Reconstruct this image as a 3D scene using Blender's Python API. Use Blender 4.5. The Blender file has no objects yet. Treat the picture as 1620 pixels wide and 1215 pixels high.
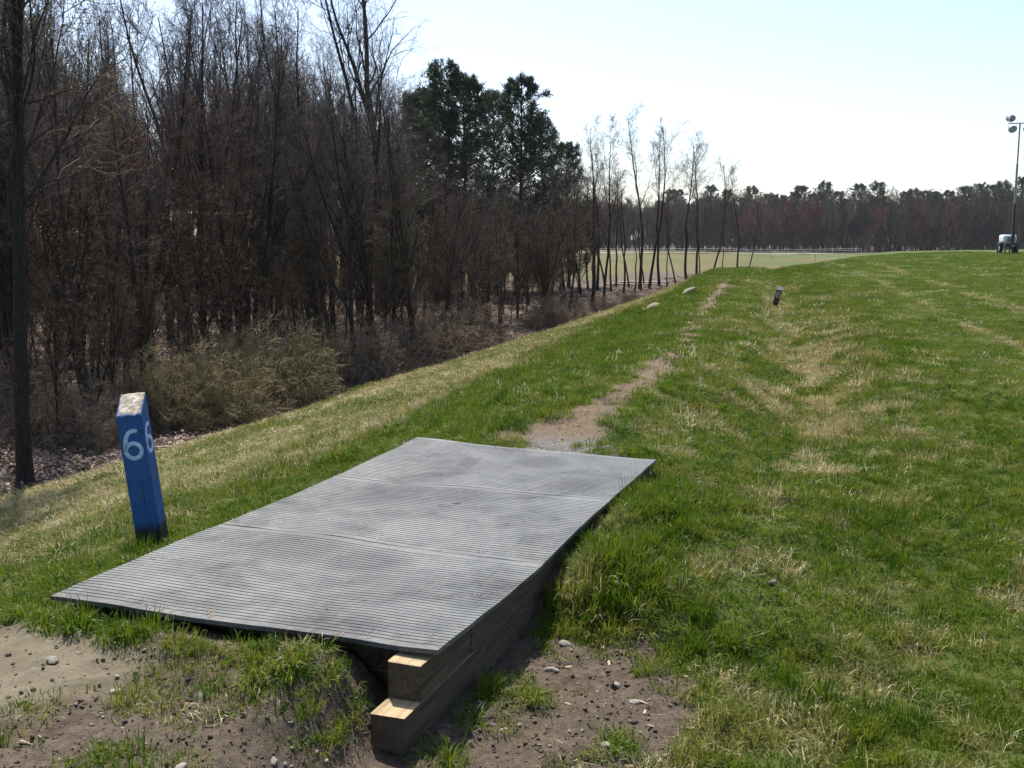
import bpy, bmesh, math, random
import numpy as np
from mathutils import Vector, Matrix, Euler

# ------------------------------------------------------------------ camera, sky, sun, exposure
scene = bpy.context.scene
CAM_H = 1.543
cam_data = bpy.data.cameras.new('camera')
cam = bpy.data.objects.new('camera', cam_data)
scene.collection.objects.link(cam)
cam.location = (0, 0, CAM_H)
cam.rotation_euler = (math.radians(90 - 8.0826), 0, 0)
cam_data.sensor_fit = 'HORIZONTAL'
cam_data.sensor_width = 36.0
cam_data.lens = 37.0
cam_data.clip_start = 0.05
cam_data.clip_end = 3000
scene.camera = cam

SUN_AZ, SUN_EL = math.radians(-18.3), math.radians(59.0)
world = bpy.data.worlds.new('World')
scene.world = world
world.use_nodes = True
wn = world.node_tree
wn.nodes.clear()
sky = wn.nodes.new('ShaderNodeTexSky')
sky.sky_type = 'NISHITA'
sky.sun_disc = False
sky.sun_elevation = SUN_EL
sky.sun_rotation = SUN_AZ
sky.altitude = 50
sky.air_density = 0.8
sky.dust_density = 1.6
sky.ozone_density = 1.0
wb = wn.nodes.new('ShaderNodeBackground')
wb.inputs['Strength'].default_value = 0.15
wo = wn.nodes.new('ShaderNodeOutputWorld')
wn.links.new(sky.outputs[0], wb.inputs[0])
wn.links.new(wb.outputs[0], wo.inputs[0])

sun_data = bpy.data.lights.new('sun', 'SUN')
sun_data.energy = 5.0
sun_data.angle = math.radians(0.53)
sun_data.color = (1.0, 0.95, 0.86)
sun = bpy.data.objects.new('sun', sun_data)
scene.collection.objects.link(sun)
SV = Vector((math.sin(SUN_AZ) * math.cos(SUN_EL), math.cos(SUN_AZ) * math.cos(SUN_EL), math.sin(SUN_EL)))
sun.rotation_euler = SV.to_track_quat('Z', 'Y').to_euler()
sun.location = (0, 0, 60)

vs = scene.view_settings
vs.view_transform = 'Standard'
vs.look = 'None'
vs.exposure = 0.60
vs.gamma = 1.0
vs.use_curve_mapping = False
scene.cycles.max_bounces = 4
scene.cycles.diffuse_bounces = 2
scene.cycles.glossy_bounces = 2
scene.cycles.transmission_bounces = 2
scene.cycles.use_denoising = True
scene.cycles.debug_use_spatial_splits = True
scene.cycles.adaptive_threshold = 0.02

# ------------------------------------------------------------------ helpers
COL = scene.collection


def hash01(ix, iy, seed):
    h = (ix.astype(np.int64) * 374761393 + iy.astype(np.int64) * 668265263 + seed * 2147483647) & 0xffffffff
    h = ((h ^ (h >> 13)) * 1274126177) & 0xffffffff
    h = (h ^ (h >> 16)) & 0xffffffff
    h = ((h ^ (h >> 15)) * 2246822519) & 0xffffffff
    return ((h ^ (h >> 13)) & 0xffff) / 65535.0


def vnoise(x, y, seed=0):
    x = np.asarray(x, float); y = np.asarray(y, float)
    ix = np.floor(x); iy = np.floor(y)
    fx = x - ix; fy = y - iy
    fx = fx * fx * (3 - 2 * fx); fy = fy * fy * (3 - 2 * fy)
    a = hash01(ix, iy, seed); b = hash01(ix + 1, iy, seed)
    c = hash01(ix, iy + 1, seed); d = hash01(ix + 1, iy + 1, seed)
    return (a * (1 - fx) + b * fx) * (1 - fy) + (c * (1 - fx) + d * fx) * fy


def fbm(x, y, seed=0, octv=4):
    s = 0; a = 0.5; t = 0
    for i in range(octv):
        s = s + a * vnoise(np.asarray(x) * 2 ** i + 17.3 * i, np.asarray(y) * 2 ** i - 9.1 * i, seed + i)
        t += a; a *= 0.5
    return s / t


def sstep(a, b, x):
    t = np.clip((np.asarray(x, float) - a) / (b - a), 0, 1)
    return t * t * (3 - 2 * t)


class Geo:
    """collects quads and triangles as numpy arrays"""
    def __init__(self):
        self.v = []; self.q = []; self.t = []; self.qm = []; self.tm = []; self.n = 0

    def add(self, v, quads=None, tris=None, m=0):
        v = np.asarray(v, float).reshape(-1, 3)
        if quads is not None and len(quads):
            q = np.asarray(quads, np.int64).reshape(-1, 4) + self.n
            self.q.append(q); self.qm.append(np.full(len(q), m))
        if tris is not None and len(tris):
            t = np.asarray(tris, np.int64).reshape(-1, 3) + self.n
            self.t.append(t); self.tm.append(np.full(len(t), m))
        self.v.append(v); self.n += len(v)

    def mesh(self, name, mats, smooth=False):
        me = bpy.data.meshes.new(name)
        v = np.concatenate(self.v)
        q = np.concatenate(self.q) if self.q else np.zeros((0, 4), np.int64)
        t = np.concatenate(self.t) if self.t else np.zeros((0, 3), np.int64)
        me.vertices.add(len(v)); me.vertices.foreach_set('co', v.astype(np.float32).ravel())
        loops = np.concatenate([q.ravel(), t.ravel()]).astype(np.int32)
        me.loops.add(len(loops)); me.loops.foreach_set('vertex_index', loops)
        me.polygons.add(len(q) + len(t))
        st = np.concatenate([np.arange(len(q)) * 4, len(q) * 4 + np.arange(len(t)) * 3]).astype(np.int32)
        me.polygons.foreach_set('loop_start', st)
        mi = np.concatenate(self.qm + self.tm).astype(np.int32) if (self.qm or self.tm) else np.zeros(0, np.int32)
        me.polygons.foreach_set('material_index', mi)
        me.polygons.foreach_set('use_smooth', np.full(len(q) + len(t), smooth))
        me.update(calc_edges=True)
        for mt in (mats if isinstance(mats, (list, tuple)) else [mats]):
            me.materials.append(mt)
        return me


def link(name, me, parent=None, loc=None, rot=None):
    o = bpy.data.objects.new(name, me)
    COL.objects.link(o)
    if parent: o.parent = parent
    if loc is not None: o.location = loc
    if rot is not None: o.rotation_euler = rot
    return o


def tag(o, label, cat, group=None, kind=None):
    o['label'] = label; o['category'] = cat
    if group: o['group'] = group
    if kind: o['kind'] = kind
    return o


def thing(name, label, cat, loc=(0, 0, 0), rot=(0, 0, 0), group=None):
    o = link(name, None, None, loc, rot)
    return tag(o, label, cat, group)


def bm_obj(name, bm, mats, parent=None, smooth=False, loc=None, rot=None):
    me = bpy.data.meshes.new(name)
    bm.to_mesh(me); bm.free()
    for m in (mats if isinstance(mats, (list, tuple)) else [mats]): me.materials.append(m)
    if smooth:
        me.polygons.foreach_set('use_smooth', np.ones(len(me.polygons), bool))
    return link(name, me, parent, loc, rot)


def box_bm(sx, sy, sz, c=(0, 0, 0), bevel=0.0, seg=1, rough=0.0, seed=0, cuts=0):
    bm = bmesh.new()
    bmesh.ops.create_cube(bm, size=1, matrix=Matrix.Translation(c) @ Matrix.Diagonal((sx, sy, sz, 1)))
    if bevel: bmesh.ops.bevel(bm, geom=bm.edges[:], offset=bevel, segments=seg, affect='EDGES', profile=0.6)
    if cuts: bmesh.ops.subdivide_edges(bm, edges=[e for e in bm.edges if e.calc_length() > 0.2], cuts=cuts, use_grid_fill=True)
    if rough:
        r = random.Random(seed)
        for v in bm.verts: v.co += Vector((r.uniform(-rough, rough), r.uniform(-rough, rough), r.uniform(-rough, rough)))
    return bm


def cyl_bm(r0, r1, p0, p1, seg=12):
    bm = bmesh.new()
    p0 = Vector(p0); p1 = Vector(p1); d = p1 - p0
    M = Matrix.Translation((p0 + p1) / 2) @ d.to_track_quat('Z', 'Y').to_matrix().to_4x4()
    bmesh.ops.create_cone(bm, cap_ends=True, segments=seg, radius1=r0, radius2=r1, depth=d.length, matrix=M)
    return bm


# ---- materials
def N(nt, t, ins=None, **kw):
    n = nt.nodes.new(t)
    for k, v in kw.items(): setattr(n, k, v)
    for k, v in (ins or {}).items():
        s = n.inputs[k]
        if isinstance(v, bpy.types.NodeSocket): nt.links.new(v, s)
        else: s.default_value = (*v, 1.0) if (isinstance(v, tuple) and len(v) == 3 and s.type == 'RGBA') else v
    return n


def new_mat(name):
    m = bpy.data.materials.new(name); m.use_nodes = True
    nt = m.node_tree; nt.nodes.clear()
    return m, nt, nt.nodes.new('ShaderNodeOutputMaterial')


def ramp(nt, fac, stops):
    r = nt.nodes.new('ShaderNodeValToRGB'); e = r.color_ramp.elements
    while len(e) < len(stops): e.new(0.5)
    for i, (p, c) in enumerate(stops):
        e[i].position = p; e[i].color = (*c, 1) if len(c) == 3 else c
    nt.links.new(fac, r.inputs[0])
    return r.outputs[0]


def mixc(nt, fac, a, b, mode='MIX'):
    n = nt.nodes.new('ShaderNodeMix'); n.data_type = 'RGBA'; n.blend_type = mode
    for s, v in ((n.inputs[0], fac), (n.inputs[6], a), (n.inputs[7], b)):
        if isinstance(v, bpy.types.NodeSocket): nt.links.new(v, s)
        else: s.default_value = (*v, 1.0) if isinstance(v, tuple) else v
    return n.outputs[2]


def math_n(nt, op, a, b=0.0, clamp=False):
    n = nt.nodes.new('ShaderNodeMath'); n.operation = op; n.use_clamp = clamp
    for i, v in enumerate((a, b)):
        if isinstance(v, bpy.types.NodeSocket): nt.links.new(v, n.inputs[i])
        else: n.inputs[i].default_value = v
    return n.outputs[0]


def noise_n(nt, vec, scale, detail=4, rough=0.55, dist=0.0):
    n = N(nt, 'ShaderNodeTexNoise', {'Scale': scale, 'Detail': detail, 'Roughness': rough, 'Distortion': dist})
    nt.links.new(vec, n.inputs['Vector'])
    return n.outputs['Fac']


def simple_mat(name, c0, c1, scale=8, rough=0.8, bump=0.0, spec=0.3, metal=0.0, stretch=None, var=0.0):
    """two-tone noise material in object space"""
    m, nt, out = new_mat(name)
    co = N(nt, 'ShaderNodeTexCoord').outputs['Object']
    if stretch: co = N(nt, 'ShaderNodeMapping', {'Vector': co, 'Scale': stretch}).outputs[0]
    f = noise_n(nt, co, scale, 6, 0.6)
    col = ramp(nt, f, [(0.32, c0), (0.68, c1)])
    if var:
        rnd = N(nt, 'ShaderNodeObjectInfo').outputs['Random']
        v = math_n(nt, 'MULTIPLY_ADD', rnd, var); nt.nodes[-1].inputs[2].default_value = 1 - var / 2
        col = N(nt, 'ShaderNodeVectorMath', {0: col, 1: v}, operation='MULTIPLY').outputs[0]
    p = N(nt, 'ShaderNodeBsdfPrincipled', {'Base Color': col, 'Roughness': rough, 'Metallic': metal, 'Specular IOR Level': spec})
    if bump:
        b = N(nt, 'ShaderNodeBump', {'Height': f, 'Strength': bump, 'Distance': 0.02})
        nt.links.new(b.outputs[0], p.inputs['Normal'])
    nt.links.new(p.outputs[0], out.inputs[0])
    return m


def leaf_mat(name, cols, trans=0.35, rough=0.5, spec=0.3, attr=None, straw=None, rand=0.5):
    """thin leaf or blade: reflects and lets light through"""
    m, nt, out = new_mat(name)
    pos = N(nt, 'ShaderNodeNewGeometry').outputs['Position']
    f = noise_n(nt, pos, 1.7, 3, 0.6)
    f2 = noise_n(nt, pos, 38.0, 2, 0.6)
    rnd = N(nt, 'ShaderNodeObjectInfo').outputs['Random']
    k = math_n(nt, 'ADD', math_n(nt, 'MULTIPLY', f, 0.45), math_n(nt, 'ADD', math_n(nt, 'MULTIPLY', f2, 0.45), math_n(nt, 'MULTIPLY', math_n(nt, 'SUBTRACT', rnd, 0.5), rand)))
    st = [(0.22 + 0.42 * i / (len(cols) - 1), c) for i, c in enumerate(cols)]
    col = ramp(nt, k, st)
    if attr:
        a = N(nt, 'ShaderNodeAttribute', attribute_name=attr, attribute_type='INSTANCER').outputs['Fac']
        a2 = math_n(nt, 'ADD', a, math_n(nt, 'MULTIPLY', math_n(nt, 'SUBTRACT', f2, 0.56), 1.1))
        a3 = math_n(nt, 'SMOOTH_MIN', math_n(nt, 'MAXIMUM', a2, 0.0), 1.0)
        sc = ramp(nt, f2, [(0.3, straw[0]), (0.7, straw[1])])
        col = mixc(nt, a3, col, sc)
    p = N(nt, 'ShaderNodeBsdfPrincipled', {'Base Color': col, 'Roughness': rough, 'Specular IOR Level': spec})
    tr = N(nt, 'ShaderNodeBsdfTranslucent', {'Color': col})
    mx = N(nt, 'ShaderNodeMixShader', {0: trans, 1: p.outputs[0], 2: tr.outputs[0]})
    nt.links.new(mx.outputs[0], out.inputs[0])
    return m


def ground_mat():
    m, nt, out = new_mat('ground_surface')
    pos = N(nt, 'ShaderNodeNewGeometry').outputs['Position']
    at = lambda a: N(nt, 'ShaderNodeAttribute', attribute_name=a).outputs['Fac']
    big = noise_n(nt, pos, 0.35, 4, 0.6); mid = noise_n(nt, pos, 3.0, 5, 0.62)
    fine = noise_n(nt, pos, 26.0, 6, 0.7); grit = noise_n(nt, pos, 120.0, 4, 0.7)
    # grass thatch and far turf
    g = ramp(nt, mid, [(0.28, (0.036, 0.066, 0.008)), (0.5, (0.058, 0.094, 0.011)), (0.75, (0.088, 0.110, 0.018))])
    g = mixc(nt, ramp(nt, fine, [(0.35, (0, 0, 0)), (0.75, (0.55, 0.55, 0.55))]), g, (0.12, 0.105, 0.045))
    dry = mixc(nt, fine, (0.085, 0.074, 0.026), (0.155, 0.124, 0.055))
    dfac = math_n(nt, 'ADD', at('dry'), math_n(nt, 'MULTIPLY', math_n(nt, 'SUBTRACT', mid, 0.5), 0.9), clamp=True)
    g = mixc(nt, dfac, g, dry)
    # bare soil, dark loam to pale trodden clay
    soil = ramp(nt, fine, [(0.25, (0.050, 0.037, 0.027)), (0.5, (0.095, 0.072, 0.052)), (0.8, (0.17, 0.135, 0.10))])
    clay = ramp(nt, mid, [(0.25, (0.095, 0.078, 0.052)), (0.5, (0.155, 0.133, 0.090)), (0.8, (0.215, 0.188, 0.132))])
    clay = mixc(nt, ramp(nt, grit, [(0.45, (0, 0, 0)), (0.75, (0.5, 0.5, 0.5))]), clay, (0.17, 0.13, 0.09))
    soil = mixc(nt, at('clay'), soil, clay)
    trod = ramp(nt, fine, [(0.25, (0.080, 0.055, 0.034)), (0.5, (0.140, 0.104, 0.066)), (0.8, (0.20, 0.155, 0.102))])
    soil = mixc(nt, at('path'), soil, trod)
    grav = ramp(nt, grit, [(0.3, (0.060, 0.057, 0.053)), (0.5, (0.14, 0.133, 0.122)), (0.72, (0.25, 0.238, 0.22))])
    soil = mixc(nt, at('gravel'), soil, grav)
    edge = math_n(nt, 'ADD', at('dirt'), math_n(nt, 'MULTIPLY', math_n(nt, 'SUBTRACT', fine, 0.5), 0.9))
    ef = ramp(nt, edge, [(0.36, (0, 0, 0)), (0.6, (1, 1, 1))])
    col = mixc(nt, ef, g, soil)
    lit = ramp(nt, fine, [(0.25, (0.035, 0.024, 0.017)), (0.5, (0.105, 0.077, 0.058)), (0.66, (0.19, 0.145, 0.112)), (0.85, (0.32, 0.26, 0.21))])
    col = mixc(nt, at('litter'), col, lit)
    h = math_n(nt, 'ADD', math_n(nt, 'MULTIPLY', fine, 1.0), math_n(nt, 'MULTIPLY', grit, 0.35))
    b = N(nt, 'ShaderNodeBump', {'Height': h, 'Strength': 0.7, 'Distance': 0.025})
    p = N(nt, 'ShaderNodeBsdfPrincipled', {'Base Color': col, 'Roughness': 0.92, 'Specular IOR Level': 0.15, 'Normal': b.outputs[0]})
    nt.links.new(p.outputs[0], out.inputs[0])
    return m


def rubber_mat_material():
    m, nt, out = new_mat('worn_rubber')
    pos = N(nt, 'ShaderNodeTexCoord').outputs['Object']
    rnd = N(nt, 'ShaderNodeObjectInfo').outputs['Random']
    mp = N(nt, 'ShaderNodeVectorMath', {0: pos, 1: rnd}, operation='ADD').outputs[0]
    big = noise_n(nt, mp, 1.9, 9, 0.66, 0.5); mid = noise_n(nt, mp, 9.0, 8, 0.72); fine = noise_n(nt, mp, 90.0, 4, 0.7)
    col = ramp(nt, big, [(0.38, (0.020, 0.021, 0.022)), (0.46, (0.062, 0.066, 0.065)), (0.60, (0.108, 0.113, 0.109)), (0.78, (0.140, 0.144, 0.135))])
    col = mixc(nt, ramp(nt, mid, [(0.48, (0, 0, 0)), (0.8, (0.5, 0.5, 0.5))]), col, (0.19, 0.18, 0.16))
    col = mixc(nt, ramp(nt, fine, [(0.55, (0, 0, 0)), (0.8, (0.5, 0.5, 0.5))]), col, (0.22, 0.205, 0.18))
    sm = N(nt, 'ShaderNodeMapping', {'Vector': mp, 'Scale': (1.0, 14.0, 1.0), 'Rotation': (0, 0, 0.5)}).outputs[0]
    scuff = noise_n(nt, sm, 2.6, 6, 0.7)
    col = mixc(nt, ramp(nt, scuff, [(0.60, (0, 0, 0)), (0.72, (0.45, 0.45, 0.45))]), col, (0.20, 0.19, 0.17))
    # damp stains where water stands in the sags
    stn = None
    for (sc_, sa_, r_) in ((0.55, 2.15, 0.34), (0.95, 2.20, 0.26), (0.62, 1.02, 0.30), (1.00, 0.95, 0.22), (1.55, 2.75, 0.24), (1.10, 3.25, 0.22)):
        dd_ = N(nt, 'ShaderNodeVectorMath', {0: pos, 1: (sc_, sa_, 0.0)}, operation='DISTANCE').outputs['Value']
        k_ = math_n(nt, 'SUBTRACT', 1.0, math_n(nt, 'DIVIDE', dd_, r_))
        stn = k_ if stn is None else math_n(nt, 'MAXIMUM', stn, k_)
    stn = math_n(nt, 'ADD', stn, math_n(nt, 'MULTIPLY', math_n(nt, 'SUBTRACT', big, 0.5), 2.4))
    col = mixc(nt, ramp(nt, stn, [(0.05, (0, 0, 0)), (0.6, (0.75, 0.75, 0.75))]), col, (0.028, 0.029, 0.031))
    rg = ramp(nt, mid, [(0.3, (0.42, 0.42, 0.42)), (0.7, (0.6, 0.6, 0.6))])
    # groove floors coloured darker than the ribs
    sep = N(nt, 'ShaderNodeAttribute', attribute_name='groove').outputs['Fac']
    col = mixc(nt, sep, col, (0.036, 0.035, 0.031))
    b = N(nt, 'ShaderNodeBump', {'Height': math_n(nt, 'ADD', mid, math_n(nt, 'MULTIPLY', fine, 0.5)), 'Strength': 0.10, 'Distance': 0.003})
    p = N(nt, 'ShaderNodeBsdfPrincipled', {'Base Color': col, 'Roughness': rg, 'Specular IOR Level': 0.5, 'Normal': b.outputs[0]})
    nt.links.new(p.outputs[0], out.inputs[0])
    return m


def timber_mat():
    m, nt, out = new_mat('sawn_timber')
    co = N(nt, 'ShaderNodeTexCoord').outputs['Object']
    rnd = N(nt, 'ShaderNodeObjectInfo').outputs['Random']
    v = N(nt, 'ShaderNodeVectorMath', {0: co, 1: rnd}, operation='ADD').outputs[0]
    st = N(nt, 'ShaderNodeMapping', {'Vector': v, 'Scale': (16, 0.9, 16)}).outputs[0]
    g = noise_n(nt, st, 2.2, 6, 0.65, 0.8); f = noise_n(nt, v, 14, 5, 0.65)
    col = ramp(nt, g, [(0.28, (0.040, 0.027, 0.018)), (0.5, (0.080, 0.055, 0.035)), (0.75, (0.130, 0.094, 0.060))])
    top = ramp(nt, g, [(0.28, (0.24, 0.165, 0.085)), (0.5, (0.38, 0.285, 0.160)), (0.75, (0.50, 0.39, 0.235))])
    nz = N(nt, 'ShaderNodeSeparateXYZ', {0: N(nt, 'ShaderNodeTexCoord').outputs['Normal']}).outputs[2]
    col = mixc(nt, ramp(nt, nz, [(0.6, (0, 0, 0)), (0.9, (1, 1, 1))]), col, top)       # worn upper face painted sunlit-pale, stained sides painted darker for shade
    col = mixc(nt, ramp(nt, f, [(0.50, (0, 0, 0)), (0.85, (0.6, 0.6, 0.6))]), col, (0.12, 0.095, 0.07))
    ck = N(nt, 'ShaderNodeMapping', {'Vector': v, 'Scale': (30, 1.6, 30)}).outputs[0]
    crack = ramp(nt, noise_n(nt, ck, 1.4, 3, 0.5), [(0.63, (0, 0, 0)), (0.67, (0.85, 0.85, 0.85))])
    col = mixc(nt, crack, col, (0.035, 0.024, 0.016))
    b = N(nt, 'ShaderNodeBump', {'Height': g, 'Strength': 0.5, 'Distance': 0.006})
    p = N(nt, 'ShaderNodeBsdfPrincipled', {'Base Color': col, 'Roughness': 0.8, 'Specular IOR Level': 0.25, 'Normal': b.outputs[0]})
    nt.links.new(p.outputs[0], out.inputs[0])
    return m


def post_paint_mat(name, c0, c1, worn, foot):
    """painted post: weathered paint, near-black foot"""
    m, nt, out = new_mat(name)
    co = N(nt, 'ShaderNodeTexCoord').outputs['Object']
    st = N(nt, 'ShaderNodeMapping', {'Vector': co, 'Scale': (6, 6, 1.2)}).outputs[0]
    f = noise_n(nt, co, 9, 5, 0.65); g = noise_n(nt, st, 12, 5, 0.7)
    col = ramp(nt, f, [(0.3, c0), (0.7, c1)])
    col = mixc(nt, ramp(nt, g, [(0.56, (0, 0, 0)), (0.70, (0.85, 0.85, 0.85))]), col, worn)
    ck = N(nt, 'ShaderNodeMapping', {'Vector': co, 'Scale': (26, 26, 1.3)}).outputs[0]
    crack = ramp(nt, noise_n(nt, ck, 1.5, 3, 0.5), [(0.68, (0, 0, 0)), (0.73, (0.55, 0.55, 0.55))])
    col = mixc(nt, crack, col, (0.006, 0.024, 0.065))
    z = N(nt, 'ShaderNodeSeparateXYZ', {0: co}).outputs[2]
    zz = math_n(nt, 'ADD', z, math_n(nt, 'MULTIPLY', math_n(nt, 'SUBTRACT', f, 0.5), 0.10))
    col = mixc(nt, ramp(nt, math_n(nt, 'ADD', zz, 0.0), [(foot - 0.02, (1, 1, 1)), (foot + 0.03, (0, 0, 0))]), col, (0.012, 0.013, 0.016))  # near-black below the foot height, with a ragged edge
    b = N(nt, 'ShaderNodeBump', {'Height': g, 'Strength': 0.4, 'Distance': 0.004})
    p = N(nt, 'ShaderNodeBsdfPrincipled', {'Base Color': col, 'Roughness': 0.62, 'Specular IOR Level': 0.35, 'Normal': b.outputs[0]})
    nt.links.new(p.outputs[0], out.inputs[0])
    return m


M_GROUND = ground_mat()
M_RUBBER = rubber_mat_material()
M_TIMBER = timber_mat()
M_BARK = simple_mat('bark', (0.018, 0.015, 0.013), (0.062, 0.052, 0.044), 14, 0.95, 0.8, 0.1, stretch=(3, 3, 0.5), var=0.5)
M_TWIG = simple_mat('twig_bark', (0.085, 0.066, 0.056), (0.165, 0.130, 0.110), 3, 0.9, 0, 0.15, var=0.5)
M_TWIGRED = simple_mat('reddish_twig_bark', (0.085, 0.054, 0.043), (0.160, 0.104, 0.082), 3, 0.9, 0, 0.15, var=0.4)
M_TWIGOL = simple_mat('olive_twig_bark', (0.185, 0.150, 0.075), (0.300, 0.245, 0.135), 3, 0.9, 0, 0.15, var=0.3)
M_TWIGTAN = simple_mat('tan_twig_bark', (0.150, 0.110, 0.078), (0.260, 0.195, 0.140), 3, 0.9, 0, 0.15, var=0.3)
M_TWIGMAPLE = simple_mat('budding_maple_twigs', (0.150, 0.052, 0.045), (0.25, 0.095, 0.082), 3, 0.9, 0, 0.15, var=0.4)
M_PINEBARK = simple_mat('pine_bark', (0.030, 0.025, 0.022), (0.080, 0.066, 0.056), 14, 0.95, 0.8, 0.1, stretch=(3, 3, 0.5), var=0.3)
M_NEEDLE = leaf_mat('pine_needles', [(0.018, 0.034, 0.016), (0.036, 0.058, 0.027), (0.060, 0.084, 0.040)], 0.2, 0.55, 0.3)
M_BUDOL = leaf_mat('olive_buds', [(0.100, 0.088, 0.030), (0.155, 0.132, 0.050), (0.21, 0.175, 0.080)], 0.35, 0.6, 0.2)
M_BUDOR = leaf_mat('tawny_buds', [(0.13, 0.075, 0.028), (0.17, 0.115, 0.035), (0.12, 0.12, 0.035)], 0.3, 0.6, 0.2)
M_BUDRED = leaf_mat('red_buds', [(0.12, 0.040, 0.032), (0.20, 0.060, 0.050), (0.17, 0.075, 0.055)], 0.3, 0.6, 0.2)
M_GRASS = leaf_mat('grass_blades', [(0.028, 0.076, 0.002), (0.066, 0.132, 0.003), (0.112, 0.165, 0.006), (0.165, 0.185, 0.020)], 0.45, 0.5, 0.2,
                   attr='dry', straw=((0.25, 0.205, 0.060), (0.46, 0.37, 0.16)), rand=0.45)
M_STRAW = leaf_mat('dead_grass', [(0.26, 0.20, 0.085), (0.44, 0.35, 0.17), (0.60, 0.52, 0.32)], 0.35, 0.5, 0.4)
M_LEAF = leaf_mat('dead_leaves', [(0.10, 0.065, 0.045), (0.22, 0.155, 0.11), (0.42, 0.33, 0.26)], 0.2, 0.6, 0.3, rand=0.9)
M_ROCK = simple_mat('tan_rock', (0.17, 0.135, 0.09), (0.32, 0.26, 0.18), 5, 0.9, 0.6, 0.2)
M_STONE = simple_mat('pale_stone', (0.19, 0.17, 0.14), (0.36, 0.33, 0.28), 30, 0.85, 0.4, 0.25, var=0.7)
M_CLOD = simple_mat('soil_clod', (0.085, 0.066, 0.048), (0.22, 0.175, 0.13), 40, 0.95, 0.6, 0.1, var=0.5)
M_CHIP = simple_mat('wood_chip', (0.24, 0.17, 0.10), (0.48, 0.39, 0.27), 20, 0.8, 0.2, 0.2, stretch=(1, 5, 1), var=0.5)
M_LOG = simple_mat('weathered_log', (0.22, 0.19, 0.16), (0.45, 0.40, 0.34), 9, 0.9, 0.5, 0.2, stretch=(4, 4, 0.6))
M_LITTERWHITE = simple_mat('bleached_wood', (0.45, 0.42, 0.38), (0.75, 0.72, 0.68), 20, 0.8, 0.2, 0.3)
M_BLUE = post_paint_mat('blue_paint', (0.010, 0.062, 0.20), (0.022, 0.098, 0.28), (0.13, 0.16, 0.20), 0.20)
M_BROWNPAINT = post_paint_mat('brown_stain', (0.040, 0.020, 0.012), (0.075, 0.040, 0.025), (0.10, 0.07, 0.05), 0.02)
M_ENDGRAIN = simple_mat('weathered_end_grain', (0.30, 0.24, 0.17), (0.66, 0.59, 0.47), 22, 0.85, 0.7, 0.2)
M_GREYEND = simple_mat('grey_end_grain', (0.10, 0.115, 0.15), (0.22, 0.24, 0.28), 22, 0.85, 0.4, 0.2)
M_DIGIT = simple_mat('digit_paint', (0.26, 0.38, 0.58), (0.62, 0.70, 0.80), 30, 0.7, 0.1, 0.3)
M_DIGITW = simple_mat('pale_digit_paint', (0.42, 0.40, 0.37), (0.60, 0.58, 0.55), 30, 0.7, 0.1, 0.3)
M_WHITE = simple_mat('white_enamel', (0.70, 0.71, 0.72), (0.82, 0.82, 0.82), 4, 0.4, 0, 0.5)
M_DARKSTEEL = simple_mat('dark_steel', (0.018, 0.018, 0.020), (0.04, 0.04, 0.043), 6, 0.55, 0, 0.4)
M_GALV = simple_mat('galvanised_steel', (0.16, 0.17, 0.18), (0.27, 0.28, 0.29), 8, 0.5, 0, 0.5, metal=0.4)
M_TYRE = simple_mat('tyre_rubber', (0.012, 0.012, 0.012), (0.03, 0.03, 0.03), 10, 0.85, 0, 0.3)
M_LENS = simple_mat('lamp_glass', (0.25, 0.28, 0.32), (0.40, 0.44, 0.48), 4, 0.2, 0, 0.6)
M_RAIL = simple_mat('white_rail', (0.42, 0.46, 0.47), (0.58, 0.61, 0.61), 4, 0.5, 0, 0.4)
M_TRACK = simple_mat('stone_dust_track', (0.20, 0.20, 0.18), (0.30, 0.295, 0.27), 0.3, 0.95, 0, 0.1)

# ------------------------------------------------------------------ terrain
PX0, PY0, PYAW = -1.991, 4.369, math.radians(20.4515)
PW, PL = 1.83, 3.66
SY, CY = math.sin(PYAW), math.cos(PYAW)


def to_pad(x, y):
    dx, dy = np.asarray(x, float) - PX0, np.asarray(y, float) - PY0
    return dx * SY + dy * CY, dx * CY - dy * SY          # a along, c across


def from_pad(a, c, z=0.0):
    return Vector((PX0 + a * SY + c * CY, PY0 + a * CY - c * SY, z))


def x_crest(y):
    return np.interp(y, [-60, 4.2, 7.6, 13.7, 20.6, 38, 60, 95, 200, 900], [-24, -1.06, 0.17, 2.06, 3.7, 7.8, 13.0, 21.0, 45, 200])


def x_edge(y):
    return -7.25 + 0.356 * (np.asarray(y, float) - 14.9)


def wood_w(x, y):
    """0 on the crest, 1 at the wood's edge"""
    xc = x_crest(y); wd = np.maximum(xc - 0.9 - x_edge(y), 0.6)
    return (xc - 0.9 - x) / wd


def pad_dist(a, c):
    da = np.maximum(np.maximum(-a, a - PL), 0); dc = np.maximum(np.maximum(-c, c - PW), 0)
    return np.hypot(da, dc)


ZFAR = -2.7


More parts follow.
